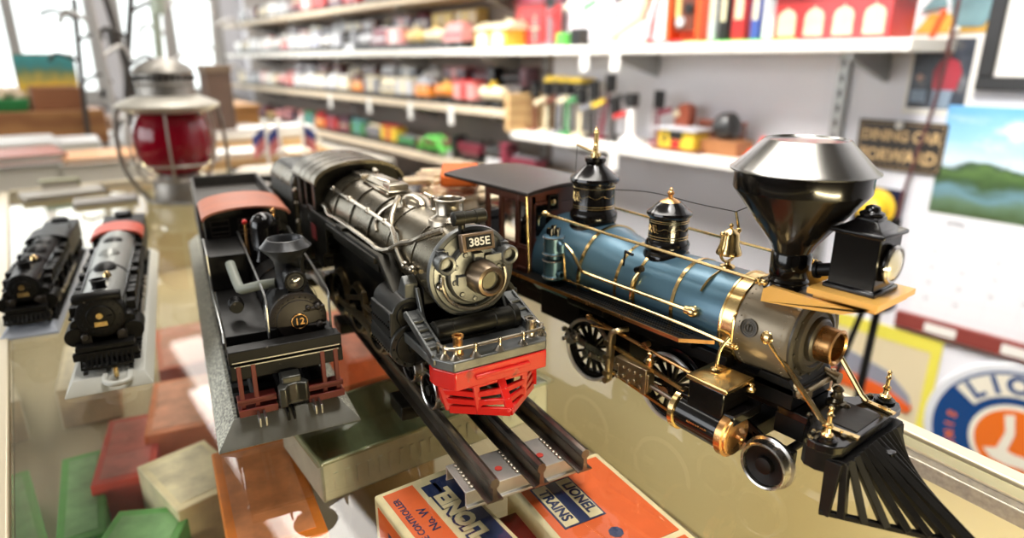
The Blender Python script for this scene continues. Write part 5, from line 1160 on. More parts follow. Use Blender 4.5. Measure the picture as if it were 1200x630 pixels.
MB(1).box(-.065,.062,-.038,.038,.052,.058).build('roof', hexm(CN['silver']), t, .001)
MB(1).box(-.02,.02,-.0315,-.03,.03,.05).box(-.04,-.03,-.0315,-.03,.02,.042).build('window', hexm(CN['black']), t); MB(1).box(-.014,.014,-.032,-.03,.01,.028).build('door_panel', hexm(CN['red']), t)
MB(1).box(-.075,.075,-.04,.04,0,.008).build('base', hexm(CN['brown']), t)
t = thing('toy_transformer', 'brown wooden block carrying a ribbed black ball-shaped motor', 'toy accessory', (1.385,.945,CT+Z3B), -pi/2)
MB(1).box(-.052,.052,-.035,.035,0,.036).build('wood_block', mat('warm_brown_block',(.32,.13,.045),.5,0,var=.12), t, .002)
m = MB(1).lathe([(.012,-.03),(.026,-.024),(.034,-.01),(.035,.008),(.029,.022),(.014,.030)],(-.002,0,.066),(1,0,.25),28)
for k in (-.016,-.004,.008,.018): m.ring((-.002+k,0,.066+k*.25),(1,0,.25),.0345-abs(k)*.25,.0018,28,6)
m.build('motor', hexm(CN['black']), t)
t = thing('toy_tool_rack', 'low dark rack behind the yellow crane house', 'toy accessory', (1.46,1.02,CT+Z3B), -pi/2)
MB(1).box(-.06,.07,-.012,.012,0,.066).build('rack', hexm(CN['brown']), t, .001); MB(1).box(-.062,.072,-.014,.014,.066,.072).build('top_rail', mat('red_brown_wood',(.34,.07,.03),.45), t)
for y,s,lab in ((.845,.9,'bright red toy figure lying right of the brown block'),(.80,.7,'small red toy figure nearest the smokestack')):
    t = thing('toy_figure', lab, 'toy figure', (1.36,y,CT+Z3B), -pi/2)
    b = MB(1).ball((0,0,.016*s),.018*s,(1.6,1,.9),12).ball((.014*s,0,.034*s),.014*s,(1,1,1.2),12).ball((.016*s,0,.052*s),.009*s,n=10).bar((-.035*s,0,.006),(.0,0,.02*s),.008,.008).bar((.01*s,-.01,.03*s),(.03*s,-.02,.045*s),.006,.006)
    b.build('figure_body', mat('toy_bright_red',(.75,.05,.02),.4), t)

# ================================================================== WALL AT THE RIGHT: signs, calendar, pictures
def wallthing(name, label, cat, y, z):     # local x = along the wall to the viewer's right (world -y), local y = up, z = out of the wall
    o = bpy.data.objects.new(name, None); COL.objects.link(o); o.empty_display_size=.02
    M = frame((1.4985,y,CT+z),(0,-1,0),(0,0,1)); o.matrix_world = M; return tag(o, label, cat)
t = wallthing('wall_sign', 'black sign with gold lettering reading DINING CAR FORWARD', 'sign', .600, .046)
MB(1).box(-.088,.088,-.052,.052,0,.004).build('sign_board', mat('sign_black',(.03,.025,.02),.45), t, .001)
MB(1).box(-.082,.082,.045,.0465,.004,.0045).box(-.082,.082,-.0465,-.045,.004,.0045).box(-.082,-.0805,-.0465,.0465,.004,.0045).box(.0805,.082,-.0465,.0465,.004,.0045).build('gold_border', mat('sign_gold',(.62,.42,.20),.45), t)
text('sign_lettering','DINING CAR',.031,mat('sign_gold',(.62,.42,.20),.45),t,frame((0,.020,.0045),(1,0,0),(0,1,0)),.0003,.0012,.86)
text('sign_lettering','FORWARD',.036,mat('sign_gold',(.62,.42,.20),.45),t,frame((0,-.022,.0045),(1,0,0),(0,1,0)),.0003,.0014,.86)
MB(1).cyl((-.004,.044,.004),(-.004,.044,.009),.008).build('white_pin', WHITE, t)

def pic(name, w, h, fn):
    """procedural picture: fn(nodes, links, uv_out) -> colour socket"""
    m = bpy.data.materials.new(name); m.use_nodes = True; n = m.node_tree.nodes; l = m.node_tree.links
    b = n['Principled BSDF']; b.inputs['Roughness'].default_value = .35
    tc = n.new('ShaderNodeTexCoord'); s = n.new('ShaderNodeSeparateXYZ'); l.new(tc.outputs['Generated'], s.inputs[0])
    l.new(fn(n, l, tc, s), b.inputs['Base Color']); return m
def ramp(n, l, src, stops):
    r = n.new('ShaderNodeValToRGB'); e = r.color_ramp.elements
    e[0].position, e[0].color = stops[0][0], (*stops[0][1],1); e[1].position, e[1].color = stops[-1][0], (*stops[-1][1],1)
    for p,c in stops[1:-1]:
        k = e.new(p); k.color = (*c,1)
    l.new(src, r.inputs['Fac']); return r.outputs['Color']
def landscape(n, l, tc, s):
    nz = n.new('ShaderNodeTexNoise'); nz.inputs['Scale'].default_value = 7; nz.inputs['Detail'].default_value = 6; l.new(tc.outputs['Generated'], nz.inputs['Vector'])
    ad = n.new('ShaderNodeMath'); ad.operation = 'MULTIPLY_ADD'; ad.inputs[1].default_value = .30; l.new(nz.outputs['Fac'], ad.inputs[0])
    sb = n.new('ShaderNodeMath'); sb.operation = 'SUBTRACT'; sb.inputs[1].default_value = .15; l.new(s.outputs['Y'], sb.inputs[0]); l.new(sb.outputs[0], ad.inputs[2])
    base = ramp(n, l, ad.outputs[0], [(0,(.06,.10,.03)),(.12,(.12,.20,.12)),(.22,(.16,.30,.36)),(.32,(.05,.10,.03)),(.42,(.10,.19,.05)),(.46,(.04,.08,.04)),(.50,(.62,.78,.90)),(.75,(.30,.60,.90)),(1,(.16,.45,.85))])
    t = n.new('ShaderNodeTexNoise'); t.inputs['Scale'].default_value = 3.4; t.inputs['Detail'].default_value = 5; l.new(tc.outputs['Generated'], t.inputs['Vector'])
    cl = ramp(n, l, t.outputs['Fac'], [(.50,(0,0,0)),(.62,(1,1,1))])
    mk = ramp(n, l, s.outputs['Y'], [(.46,(0,0,0)),(.54,(1,1,1)),(.84,(1,1,1)),(.92,(0,0,0))])
    mu = n.new('ShaderNodeMixRGB'); mu.blend_type='MULTIPLY'; mu.inputs[0].default_value=1; l.new(cl,mu.inputs[1]); l.new(mk,mu.inputs[2])
    mx = n.new('ShaderNodeMixRGB'); l.new(mu.outputs[0],mx.inputs[0]); l.new(base,mx.inputs[1]); mx.inputs[2].default_value=(.92,.94,.96,1)
    return mx.outputs[0]
t = wallthing('wall_calendar', 'hanging wall calendar with a lake landscape photo above a white date grid', 'calendar', .30, -.08)
MB(1).box(-.22,.22,-.225,0,0,.003).build('date_page', mat('calendar_paper',(.82,.82,.84),.5), t)
MB(1).box(-.22,.22,.0,.215,0,.003).build('landscape_photo', pic('lake_landscape',1,1,landscape), t)
g = MB(1)
for k in range(8): g.box(-.20+k*.0565,-.1994+k*.0565,-.21,-.035,.003,.0032)
for k in range(6): g.box(-.20,.1955,-.21+k*.035,-.2094+k*.035,.003,.0032)
g.build('date_grid', mat('faint_grid',(.66,.67,.70),.6), t)
text('month_lettering','APRIL',.014,mat('calendar_ink',(.12,.12,.14),.5),t,frame((-.165,-.018,.0032),(1,0,0),(0,1,0)),.0001,.0002)
k = 1
for r_ in range(5):
    for c in range(7):
        if k <= 30: text('date_numeral',str(k),.009,mat('calendar_ink',(.12,.12,.14),.5),t,frame((-.192+c*.0565,-.045-r_*.035,.0032),(1,0,0),(0,1,0)),.00005,0); k += 1
# photo of a man in a red shirt
t = wallthing('pinned_photo', 'pinned photograph of a person in a red shirt beside a machine', 'photograph', .545, .198)
MB(1).box(-.062,.062,-.085,.075,0,.001).build('white_border', WHITE, t)
def photo(n, l, tc, s):
    t_ = n.new('ShaderNodeTexNoise'); t_.inputs['Scale'].default_value=4; t_.inputs['Detail'].default_value=4; l.new(tc.outputs['Generated'],t_.inputs['Vector'])
    return ramp(n, l, t_.outputs['Fac'], [(.35,(.015,.02,.03)),(.55,(.04,.05,.07)),(.65,(.10,.10,.10)),(.75,(.20,.22,.26))])
MB(1).box(-.055,.050,-.072,.062,.001,.0015).build('dark_background', pic('photo_ground',1,1,photo), t)
MB(1).prism([(-.012,-.035),(.030,-.035),(.036,-.002),(.028,.018),(.012,.026),(-.004,.022),(-.016,0)],'z',.0015,.002).build('printed_red_shirt', mat('photo_red',(.42,.03,.05),.4), t)
MB(1).lathe([(.0085,0),(.0085,.0004)],(.006,.036,.0015),(0,0,1),20).prism([(-.046,-.012),(-.038,-.004),(-.03,-.012),(-.038,-.02)],'z',.0015,.0019).build('printed_faces', mat('photo_skin',(.50,.30,.24),.5), t)
MB(1).prism([(-.010,-.07),(.022,-.07),(.026,-.035),(-.010,-.035)],'z',.0015,.002).prism([(-.05,-.06),(-.022,-.06),(-.022,-.036),(-.05,-.036)],'z',.0015,.002).build('printed_jeans', mat('photo_denim',(.25,.33,.42),.5), t)
# framed picture
t = wallthing('framed_picture', 'black-framed picture with a wide white mat at the top right', 'picture', .30, .345)
MB(1).box(-.18,.18,-.18,-.155,0,.016).box(-.18,.18,.155,.18,0,.016).box(-.18,-.155,-.155,.155,0,.016).box(.155,.18,-.155,.155,0,.016).build('black_frame', mat('frame_black',(.012,.012,.012),.4), t, .002)
MB(1).box(-.156,.156,-.156,.156,0,.006).build('white_mat', WHITE, t)
MB(1).box(-.095,.10,-.115,.11,.006,.0065).build('cream_bevel', CREAM, t)
MB(1).box(-.088,.095,-.108,.10,.0065,.007).build('printed_image', pic('old_photo',1,1,lambda n,l,tc,s: ramp(n,l,s.outputs['Y'],[(0,(.30,.28,.24)),(.18,(.34,.32,.28)),(.24,(.05,.05,.045)),(.5,(.16,.15,.13)),(1,(.45,.43,.38))])), t)
# paper cut-out with teal and orange
t = wallthing('pinned_poster', 'colourful pinned cut-out with teal and ochre shapes above the photograph', 'poster', .535, .315)
MB(1).prism([(-.075,-.045),(.06,-.045),(.075,-.02),(.0,-.01),(-.05,-.008)],'z',0,.004).build('ochre_shape', mat('cutout_ochre',(.62,.36,.06),.5,0,var=.2,scale=30), t, .001)
MB(1).prism([(-.01,-.015),(.0,-.035),(.045,-.035),(.06,-.01),(.062,.04),(.05,.075),(.0,.08),(-.02,.04)],'z',.004,.007).prism([(-.07,-.005),(-.02,.004),(-.03,.03),(-.05,.02)],'z',.004,.007).build('teal_shape', mat('cutout_teal',(.14,.25,.27),.5,0,var=.2,scale=30), t, .001)
MB(1).prism([(-.045,-.06),(-.034,-.055),(-.018,-.005),(-.028,.0),(-.036,-.02)],'z',.007,.010).build('orange_tail', mat('cutout_orange',(.75,.10,.02),.5), t, .001)
MB(1).ball((.0,-.04,.006),.009,n=12).build('white_pin', WHITE, t)
# hanging cord
c = MB(1).tube([(1.46,.52,CT+.75),(1.455,.525,CT+.30),(1.45,.53,CT+.15),(1.452,.548,CT+.02),(1.45,.56,CT-.10),(1.455,.556,CT-.28)],.0035,8)
o = c.build('hanging_cord', mat('dark_red_cord',(.10,.03,.03),.6)); tag(o, 'dark red cord hanging down the wall across the photograph', 'cord')
# round LIONEL sign
t = wallthing('round_sign', 'round blue, white and orange LIONEL sign on the wall, lower right', 'sign', .278, -.515)
BL = mat('enamel_blue',(.012,.06,.20),.25,0,coat=.6); OR = mat('enamel_orange',(.80,.17,.02),.25,0,coat=.6); IV = mat('enamel_ivory',(.84,.80,.66),.25,0,coat=.6)
MB(1).lathe([(.001,0),(.168,0),(.170,.004),(.166,.007),(.001,.007)],(0,0,0),(0,0,1),96).build('sign_disc', mat('enamel_white',(.72,.74,.76),.25,0,coat=.6), t)
MB(1).lathe([(.001,.007),(.152,.007),(.152,.0078),(.001,.0078)],(0,0,0),(0,0,1),96).build('blue_ring', BL, t)
MB(1).lathe([(.001,.0078),(.083,.0078),(.083,.0084),(.001,.0084)],(0,0,0),(0,0,1),72).build('white_ring', IV, t)
MB(1).lathe([(.001,.0084),(.073,.0084),(.073,.009),(.001,.009)],(0,0,0),(0,0,1),72).build('orange_centre', OR, t)
MB(1).prism([(-.030,.055),(-.014,.062),(-.006,.02),(-.012,-.018),(.0,-.022),(.03,-.02),(.052,-.036),(.046,-.052),(.02,-.046),(-.01,-.05),(-.035,-.046),(-.052,-.030),(-.03,-.02),(-.022,.02)],'z',.009,.0096).build('script_emblem', IV, t)
a0, a1 = R(147), R(33); n = 24
arc = [(.146*cos(a0+(a1-a0)*i/n), .146*sin(a0+(a1-a0)*i/n)) for i in range(n+1)]+[(.100*cos(a1+(a0-a1)*i/n), .100*sin(a1+(a0-a1)*i/n)) for i in range(n+1)]
MB(1).prism(arc,'z',.0078,.0084).build('ivory_band', IV, t)
for ch, d in zip('LIONEL', (135,117,99,77,58,42)):
    a = R(d); text('sign_letter',ch,.050,BL,t,frame((.123*cos(a),.123*sin(a),.0086),(sin(a),-cos(a),0),(cos(a),sin(a),0)),.0003,.0022)
for i, ch in enumerate('SINCE 1900 TRAINS'):
    a = R(172+i*11.5)
    if ch != ' ': text('sign_letter',ch,.022,OR,t,frame((.120*cos(a),.120*sin(a),.0080),(-sin(a),cos(a),0),(-cos(a),-sin(a),0)),.0003,.001)
# yellow-bordered poster with an orange streamliner
t = wallthing('train_poster', 'cream poster with yellow border showing an orange and grey streamlined train', 'poster', .625, -.475)
YL = mat('poster_yellow',(.80,.72,.10),.4)
MB(1).box(-.20,.185,-.20,.125,0,.003).build('poster_sheet', mat('poster_cream',(.72,.62,.40),.45), t)
MB(1).box(-.20,.185,.093,.125,.003,.004).box(.165,.185,-.20,.093,.003,.004).build('yellow_border', YL, t)
MB(1).prism([(-.2,.01),(-.02,.045),(.09,.02),(.14,-.02),(.15,-.045),(-.2,-.06)],'z',.003,.006).build('grey_train_shape', mat('poster_grey',(.26,.27,.32),.4), t)
MB(1).prism([(-.2,-.01),(.0,-.012),(.09,-.018),(.152,-.045),(.146,-.062),(.06,-.05),(-.2,-.045)],'z',.006,.008).build('orange_train_stripe', mat('poster_orange',(.75,.12,.02),.4), t)
t = wallthing('wall_rail', 'maroon and white strip along the wall under the calendar', 'wall strip', .20, -.318)
MB(1).box(-.34,.30,-.022,.012,0,.012).build('maroon_strip', mat('strip_maroon',(.25,.05,.04),.45), t, .001)
for k in range(4): MB(1).box(-.28+k*.14,-.22+k*.14,-.016,.004,.012,.013).build('white_print', WHITE, t)
# stand with dark rods in the aisle
t = thing('camera_stand', 'thin dark metal stand in the aisle behind the headlight', 'stand', (1.10,.435,0))
l = MB(1).cyl((0,0,CT-.40),(0,-.012,CT-.02),.007,.006,12)
for a in (0,2.1,4.2): l.cyl((0,0,CT-.40),(.20*cos(a),.20*sin(a),.0),.009,.008,10)
l.cyl((0,.05,CT-.36),(0,.015,CT-.18),.005,.005,10).build('tripod_leg', BLKM, t)
b = MB(1).ball((0,.012,CT-.165),.035,(1,1.3,.55),20).cyl((0,.012,CT-.15),(0,.012,CT-.12),.02); b.build('stand_head', mat('dark_navy_plastic',(.012,.016,.05),.25,0,coat=.6), t)
o = MB(1).lathe([(.001,.034),(.014,.032),(.026,.022),(.032,.006),(.032,0),(.042,-.002),(.042,-.005),(.001,-.005)],(0,0,0),(0,0,1),28).build('toy_helmet', mat('helmet_yellow',(.85,.55,.03),.35)); o.location=(1.10,.435,CT-.115); tag(o,'small yellow dome cap behind the headlight','cap')
o.location = (1.465,.615,CT-.085); o.rotation_euler = (0,-pi/2,0); tag(o,'small yellow dome cap hung on the wall behind the headlight','cap')
o = MB(1).box(1.490,1.4985,.57,.67,-.13,-.045).build('navy_card', mat('dark_navy_plastic',(.012,.016,.05),.25)); o.location=(0,0,CT); tag(o,'small navy card on the wall behind the yellow cap','card')

# ================================================================== LANTERN AND THE LEFT BACKGROUND
def lantern():
    t = thing('railroad_lantern', 'old railroad lantern with ruby red globe and wide brimmed metal hood', 'lantern', (.212,1.16,CT))
    LM = mat('lantern_metal',(.30,.28,.25),.42,.7,var=.25,scale=40); LD = mat('lantern_pale_hood',(.55,.52,.45),.45,.4,var=.15,scale=30)
    MB(1).lathe([(.001,0),(.040,0),(.042,.004),(.040,.03),(.038,.036),(.032,.04),(.032,.046),(.001,.046)],(0,0,0),(0,0,1),48).build('oil_font', LM, t)
    MB(1).lathe([(.030,.046),(.034,.049),(.048,.060),(.056,.078),(.0585,.098),(.057,.118),(.050,.134),(.040,.143)],(0,0,0),(0,0,1),56,False).build('ruby_globe', REDGL, t)
    h = MB(1).lathe([(.036,.140),(.060,.144),(.073,.150),(.075,.153),(.072,.156),(.058,.163),(.042,.168)],(0,0,0),(0,0,1),56,False).build('hood_brim', LD, t)
    c = MB(1).lathe([(.042,.166),(.041,.182),(.043,.184),(.041,.186),(.041,.200),(.044,.202),(.041,.206),(.036,.212),(.018,.221),(.001,.224)],(0,0,0),(0,0,1),48).build('chimney_cap', LM, t)
    b = MB(1)
    for k in range(30): b.box(-.003,.003,0,.002,0,.008) if 0 else b.ball((.042*cos(2*pi*k/30),.042*sin(2*pi*k/30),.194),.0032,n=8)
    b.build('vent_holes', BLK, c)
    g = MB(1)
    for k in range(6):
        a = 2*pi*k/6+R(-107); g.tube([(r*cos(a),r*sin(a),z) for r,z in ((.042,.035),(.058,.05),(.066,.085),(.066,.115),(.062,.146))],.0017,7)
    for r,z in ((.0625,.064),(.050,.04)): g.ring((0,0,z),(0,0,1),r,.0018,40,6)
    g.build('wire_guard', mat('guard_wire',(.42,.38,.33),.4,.8), t)
    MB(1).tube([(-.070,0,.150),(-.078,.0,.12),(-.075,.0,.06),(-.05,.0,.01),(-.035,-.02,.004),(.02,-.065,.004),(.06,-.04,.005),(.075,0,.02),(.078,0,.09),(.072,0,.15)],.003,8).build('bail_handle', LM, t)
lantern()

# far counter with a pale top
t = thing('back_counter', 'long pale counter beyond the showcase heaped with books and papers', 'counter', (0,0,0))
MB(1).box(-1.0,.78,1.50,2.75,CT-.06,CT-.02).build('counter_top', mat('pale_counter',(.40,.37,.31),.35,0,coat=.3), t, .003)
MB(1).box(-.98,.76,1.53,2.72,0,CT-.06).build('counter_body', mat('counter_body',(.36,.33,.29),.5), t)
def book(x, y, z, w, d, h, c, rz, lab, cat='book', nm='book'):
    t = thing(nm, lab, cat, (x,y,CT+z), R(rz))
    MB(1).box(-w/2,w/2,-d/2,d/2,0,h*.12).box(-w/2,w/2,-d/2,d/2,h*.88,h).box(w/2-.003,w/2,-d/2,d/2,0,h).build('cover', mat('cover_%.2f_%.2f_%.2f' % c, c, .4, 0), t, .001)
    MB(1).box(-w/2+.004,w/2-.003,-d/2+.004,d/2-.004,h*.12,h*.88).build('pages', mat('page_white',(.62,.59,.52),.6), t)
zt = -.02
book(.00,1.62,zt,.20,.17,.050,(.36,.36,.33),4,'thick grey-white book at the left edge of the back counter')
book(-.01,1.63,zt+.05,.19,.16,.016,(.40,.12,.08),4,'thin dull red book on top of the grey-white book')
book(.17,1.60,zt,.19,.16,.046,(.48,.46,.41),-2,'pale book in front of the lantern hood, left side')
book(.175,1.60,zt+.046,.185,.155,.010,(.75,.38,.16),-2,'thin orange-brown book on top of the pale book')
book(-.03,2.02,zt,.26,.20,.055,(.80,.80,.80),2,'large white book near the green basket')
book(.14,2.0,zt,.10,.16,.050,(.88,.88,.88),-3,'small white book beside the large white one')
book(.245,1.72,zt,.10,.12,.03,(.80,.74,.64),6,'ivory book left of the lantern')
book(.06,1.385,.0005,.06,.03,.02,(.25,.24,.12),0,'small olive booklet at the edge of the back counter','booklet','booklet')
# low papers on the far end of the showcase glass
for x,y,w,d,h,c,rz,lab in ((.06,1.33,.12,.07,.008,(.36,.33,.28),5,'cream stack of papers at the far left of the showcase'),(.11,1.22,.09,.05,.006,(.30,.27,.24),-6,'greyish stack of papers left of the lantern foot')):
    book(x,y,0.0005,w,d,h,c,rz,lab,'papers','paper_stack')
# crate, basket, painted tin
t = thing('wooden_crate', 'long brown wooden crate behind the white books', 'crate', (.06,2.42,CT-.02))
MB(1).box(-.24,.19,-.09,.09,0,.10).build('crate_body', WOOD, t, .003); MB(1).box(.02,.14,-.07,.07,.10,.165).build('upper_box', mat('brown_box',(.26,.10,.04),.5), t, .003)
t = thing('green_basket', 'green plastic basket on the brown crate', 'basket', (.015,2.40,CT+.08))
MB(1).loft([[(-.05,-.04,0),(.05,-.04,0),(.05,.04,0),(-.05,.04,0)],[(-.06,-.05,.034),(.06,-.05,.034),(.06,.05,.034),(-.06,.05,.034)]]).build('basket_body', mat('basket_green',(.02,.22,.06),.4), t, .002)
b = MB(1)
for k in range(7): b.ball((-.035+k*.012,.01*sin(k*2),.04+.012*(k%2)),.018,(1,1,.9),10)
b.build('contents', mat('basket_contents',(.70,.55,.40),.6,0,var=.3), t)
t = thing('painted_picture', 'small painted picture with teal sky and yellow field standing behind the green basket', 'picture', (.135,2.50,CT+.08))
def paint(n,l,tc,s):
    t_ = n.new('ShaderNodeTexNoise'); t_.inputs['Scale'].default_value=5; l.new(tc.outputs['Generated'],t_.inputs['Vector'])
    a = n.new('ShaderNodeMath'); a.operation='MULTIPLY_ADD'; a.inputs[1].default_value=.35; l.new(t_.outputs['Fac'],a.inputs[0]); 
    sb = n.new('ShaderNodeMath'); sb.operation='SUBTRACT'; l.new(s.outputs['Z'],sb.inputs[0]); sb.inputs[1].default_value=.17; l.new(sb.outputs[0],a.inputs[2])
    return ramp(n,l,a.outputs[0],[(0,(.55,.45,.30)),(.25,(.62,.50,.28)),(.42,(.85,.55,.05)),(.55,(.55,.45,.12)),(.68,(.18,.25,.12)),(.8,(.06,.26,.26)),(1,(.08,.34,.36))])
MB(1).box(-.075,.075,-.008,.008,0,.155).build('canvas', pic('painting',1,1,paint), t); MB(1).box(-.078,.078,.006,.012,-.002,.158).build('backing', WOOD, t)
# tangle of tall dark rods and stands
def stand(x, y, h, lean, m, lab, r=.006, head=None):
    t = thing('display_stand', lab, 'stand', (x,y,CT-.02))
    MB(1).lathe([(.05,0),(.05,.006),(.012,.014),(r,.03)],(0,0,0),(0,0,1),24).build('foot', m, t)
    MB(1).tube([(0,0,.01),(lean*.3,0,h*.4),(lean,0,h)],r,8).build('pole', m, t)
    b = MB(1)
    if head == 'arms':
        for k in range(4): MB(1).tube([(lean*(.4+.15*k),0,h*(.45+.14*k)),(lean*(.4+.15*k)+.05*(-1)**k,.01,h*(.50+.14*k)),(lean*.5+.07*(-1)**k,.01,h*(.44+.15*k))],r*.7,7).build('arm', m, t)
    else:
        b.ball((lean,0,h),.02,(1,1,1.3),14).build('finial', m, t)
        MB(1).cyl((lean*.8,0,h*.6),(lean*.85,0,h*.7),.016).build('collar', m, t)
DK = mat('dark_bronze_stand',(.06,.055,.05),.4,.6); GM = mat('grey_green_stand',(.30,.34,.27),.4,.3); LG = mat('light_grey_stand',(.45,.44,.42),.4,.5)
stand(.235,1.98,.55,-.02,LG,'pale grey stand far left of the lantern',.008,'arms')
stand(.27,2.12,.50,.09,DK,'dark leaning stand with curled arms behind the lantern',.008,'arms')
stand(.335,1.90,.58,.03,GM,'tall grey-green stand rising above the lantern',.010)
stand(.35,2.34,.46,-.05,DK,'dark knobbed stand behind the pale stand',.009)
stand(.41,2.16,.52,.02,LG,'light grey stand directly above the lantern cap',.007,'arms')
stand(.19,2.26,.40,.03,DK,'short dark stand left of the leaning stand',.007,'arms')
stand(.50,2.02,.45,.02,LG,'light grey stand right of the lantern behind the brown box',.006,'arms')
def figurine(x,y,s,m,lab):
    t = thing('figurine', lab, 'figurine', (x,y,CT-.02))
    MB(1).lathe([(.03*s,0),(.03*s,.01*s),(.018*s,.02*s),(.022*s,.06*s),(.026*s,.09*s),(.014*s,.12*s),(.009*s,.13*s)],(0,0,0),(0,0,1),20).build('body', m, t)
    MB(1).ball((0,0,.145*s),.014*s,n=12).tube([(-.02*s,0,.11*s),(-.045*s,0,.09*s),(-.04*s,-.01,.06*s)],.005*s,7).tube([(.02*s,0,.11*s),(.05*s,0,.12*s),(.07*s,0,.16*s)],.005*s,7).build('head_and_arms', m, t)
figurine(.27,1.86,1.0,DK,'dark bronze figurine left of the lantern hood'); figurine(.23,1.80,.75,LG,'small pale figurine left of the dark bronze one'); figurine(.305,1.80,.8,DK,'small dark figurine just behind the lantern hood')
t = thing('upright_box', 'upright dark brown box to the right of the lantern cap', 'box', (.44,1.78,CT-.02), .1)
MB(1).box(-.03,.03,-.025,.025,0,.225).build('box_body', mat('dark_brown_box',(.10,.06,.04),.5), t, .002); MB(1).box(-.032,.032,-.027,.027,.21,.228).build('box_lid', mat('brown_lid',(.16,.11,.07),.5), t, .001)
t = thing('oak_cabinet', 'orange-brown wooden cabinet between the window and the shelves', 'cabinet', (.75,3.0,0))
MB(1).box(-.10,.10,-.18,.18,0,CT+.03).build('cabinet_body', mat('orange_oak',(.42,.20,.06),.45,0,var=.12,scale=8), t, .004); MB(1).box(-.11,.11,-.19,.19,CT+.03,CT+.045).build('cabinet_top', mat('orange_oak2',(.50,.26,.09),.4), t, .003)
MB(1).box(-.085,.085,-.186,-.18,.1,CT-.02).build('cabinet_door', mat('orange_oak2',(.50,.26,.09),.4), t, .002)
# tray with flags
t = thing('wooden_tray', 'shallow light wooden tray of white papers beyond the locomotives', 'tray', (.475,1.60,CT-.02), R(-5))
MB(1).box(-.16,.16,-.09,.09,0,.008).box(-.16,.16,-.09,-.084,0,.030).box(-.16,.16,.084,.09,0,.05).box(-.16,-.154,-.09,.09,0,.03).box(.154,.16,-.09,.09,0,.03).build('tray_body', WOODL, t, .001)
for k,(x,y,z,w,d,h,c,rz,lab) in enumerate(((.44,1.60,-.010,.17,.12,.030,(.86,.84,.78),-8,'white paper stack filling the wooden tray'),(.56,1.60,-.010,.08,.12,.022,(.80,.74,.60),-3,'cream paper stack at the right of the wooden tray'),(.50,1.80,zt,.36,.12,.058,(.84,.78,.66),-4,'wide ivory box of papers behind the wooden tray'),(.52,1.80,zt+.058,.30,.11,.014,(.88,.87,.84),-2,'white folder lying on the ivory box of papers'))):
    book(x,y,z,w,d,h,c,rz,lab,'papers','paper_stack')
for x,y,lab,s_ in ((.462,1.50,'small American flag on a white stick, leftmost of three',-1),(.492,1.50,'small American flag on a white stick, middle of three',-1),(.545,1.50,'small American flag on a white stick, rightmost of three',1)):
    t = thing('small_flag', lab, 'flag', (x,y,CT-.02))
    MB(1).cyl((0,0,0),(0,0,.108),.0035,.0035,10).ball((0,0,.11),.006,n=10).cyl((0,0,0),(0,0,.006),.014,.012,16).build('flag_stick', WHITE, t)
    f = MB(1); n = 6
    rowsv = [[(s_*(.004+.026*i/n), .004*sin(i*1.1), .098-.012*i/n*1.6-zz) for i in range(n+1)] for zz in (0,.022,.05)]
    for a,b_,mm,nm in ((rowsv[0],rowsv[1],mat('flag_blue',(.03,.05,.22),.6),'blue_canton'),(rowsv[1],rowsv[2],stripes('flag_stripes',(.55,.02,.03),(.75,.40,.38),60,.6,'Z'),'striped_field')):
        g = MB(1).add([(p[0],p[1]-.0006,p[2]) for p in a]+[(p[0],p[1]-.0006,p[2]) for p in b_]+[(p[0],p[1]+.0006,p[2]) for p in a]+[(p[0],p[1]+.0006,p[2]) for p in b_],
            [(i,i+1,n+2+i,n+1+i) for i in range(n)]+[(2*n+2+i,2*n+3+i,3*n+4+i,3*n+3+i) for i in range(n)]+[(i,i+1,2*n+3+i,2*n+2+i) for i in range(n)]+[(n+1+i,n+2+i,3*n+4+i,3*n+3+i) for i in range(n)]+[(0,n+1,3*n+3,2*n+2),(n,2*n+1,4*n+3,3*n+2)])
        g.build(nm, mm, t)
# black open box and pale lid behind the geared locomotive
t = thing('open_box', 'black open-topped box with a crumpled pale lining behind the salmon cab roof', 'box', (.375,1.17,CT), R(-8))
MB(1).box(-.075,.075,-.06,.06,0,.004).box(-.075,.075,-.06,-.055,0,.035).box(-.075,.075,.055,.06,0,.035).box(-.075,-.07,-.06,.06,0,.035).box(.07,.075,-.06,.06,0,.035).build('box_walls', BLKM, t, .001)
l = MB(1)
for k in range(14): l.ball((-.05+.0078*k,.03*sin(k*2.1),.030),.022,(1.3,1,.5),10)
l.build('pale_lining', mat('tissue_lining',(.66,.60,.50),.7,0,var=.15,scale=40), t)
t = thing('open_box', 'narrow black box standing at an angle right of the lantern foot', 'box', (.288,1.08,CT), R(25))
MB(1).box(-.03,.03,-.035,.035,0,.028).build('box_body', BLKG, t, .001); MB(1).box(-.028,.028,-.033,.033,.028,.031).build('box_lid', mat('pale_lid',(.6,.56,.5),.5), t, .001)
# second low counter line and stool of stock beyond, cut by the window
t = thing('window_table', 'low table of pale boxes in front of the far windows', 'table', (.2,3.6,0))
MB(1).box(-.9,.5,-.35,.35,CT-.22,CT-.18).build('table_top', WOODL, t, .003)
for sx in (-.85,.45):
    for sy in (-.3,.3): MB(1).box(sx-.025,sx+.025,sy-.025,sy+.025,0,CT-.22).build('leg', WOODL, t, .002)
for k,(x,c,h,lab) in enumerate(((-.55,(.7,.68,.62),.16,'pale grey box leftmost on the window table'),(-.2,(.5,.42,.32),.13,'tan box beside the pale grey one on the window table'),(.12,(.75,.73,.70),.18,'white box in the middle of the window table'),(.42,(.35,.22,.14),.15,'brown box rightmost on the window table'))):
    o = MB(1).box(-.13,.13,-.12,.12,0,h).box(-.132,.132,-.122,.122,h*.8,h*.84).build('storage_box', mat('stbox%d'%k,c,.6), None, .003); o.location=(x+.1,3.6,CT-.18); tag(o,lab,'box')

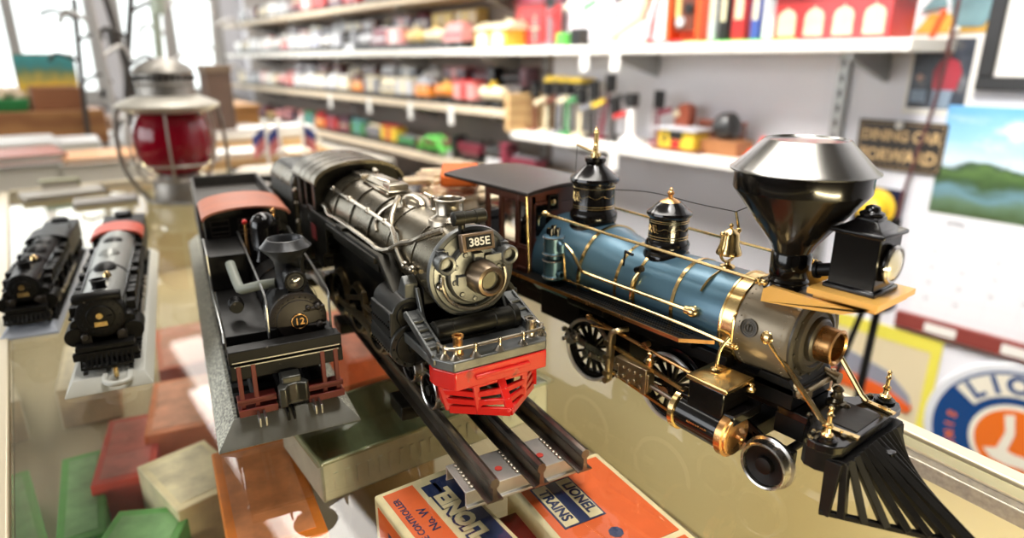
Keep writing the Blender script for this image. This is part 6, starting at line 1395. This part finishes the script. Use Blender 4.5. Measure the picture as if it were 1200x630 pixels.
# ================================================================== LIGHT
w = bpy.data.worlds.new('world'); sc.world = w; w.use_nodes = True
n = w.node_tree.nodes; l = w.node_tree.links
bg = n['Background']; bg.inputs['Color'].default_value = (.93,.97,1,1); bg.inputs['Strength'].default_value = 2.2
def area(name, loc, target, size, sizey, e, c=(1,1,1)):
    L = bpy.data.lights.new(name, 'AREA'); L.shape='RECTANGLE'; L.size=size; L.size_y=sizey; L.energy=e; L.color=c
    o = bpy.data.objects.new(name, L); COL.objects.link(o); o.location=loc
    o.rotation_euler = (Vector(target)-Vector(loc)).to_track_quat('-Z','Y').to_euler()
    return o
area('window_daylight_fill', (.1,5.0,CT+.75), (.4,0,CT), 3.0, 1.2, 12, (1,.98,.95))
area('window_daylight_fill', (-2.95,1.5,1.65), (1.2,1.4,CT+.2), 3.2, 1.4, 36, (.97,.98,1))  # added fill at the unseen left window, aimed at the right wall
area('ceiling_light', (.45,.75,2.60), (.45,.75,CT), .35, 2.0, 22, (1,.95,.88))
area('ceiling_light', (.75,2.9,2.60), (.75,2.9,CT), .35, 2.0, 16, (1,.95,.88))
for _y, _e in ((.15,13),(1.5,17),(3.2,12)):
    _o = area('shelf_fill_light', (.45,_y,2.5), (1.5,_y+.15,CT+.05), .25, 1.2, _e, (1,.97,.94)); _o.data.spread = R(75)  # added fill without fixtures, brightens the shelf wall but not the locomotives
area('showcase_lamp', (.17,Y0+.03,CT-.03), (.30,.45,CT-.16), .36, .02, 4.0, (1,.84,.52))
area('showcase_lamp', (.30,Y1-.04,CT-.02), (.25,.9,CT-.18), .4, .02, .9, (1,.84,.52))
sc.view_settings.view_transform = 'Standard'; sc.view_settings.look = 'None'; sc.view_settings.gamma = 1
sc.view_settings.use_curve_mapping = False; sc.view_settings.exposure = .2
sc.cycles.use_denoising = True
sc.cycles.max_bounces = 8; sc.cycles.transparent_max_bounces = 16; sc.cycles.caustics_reflective = False; sc.cycles.caustics_refractive = False
sc.cycles.sample_clamp_indirect = 6
bpy.context.view_layer.update()
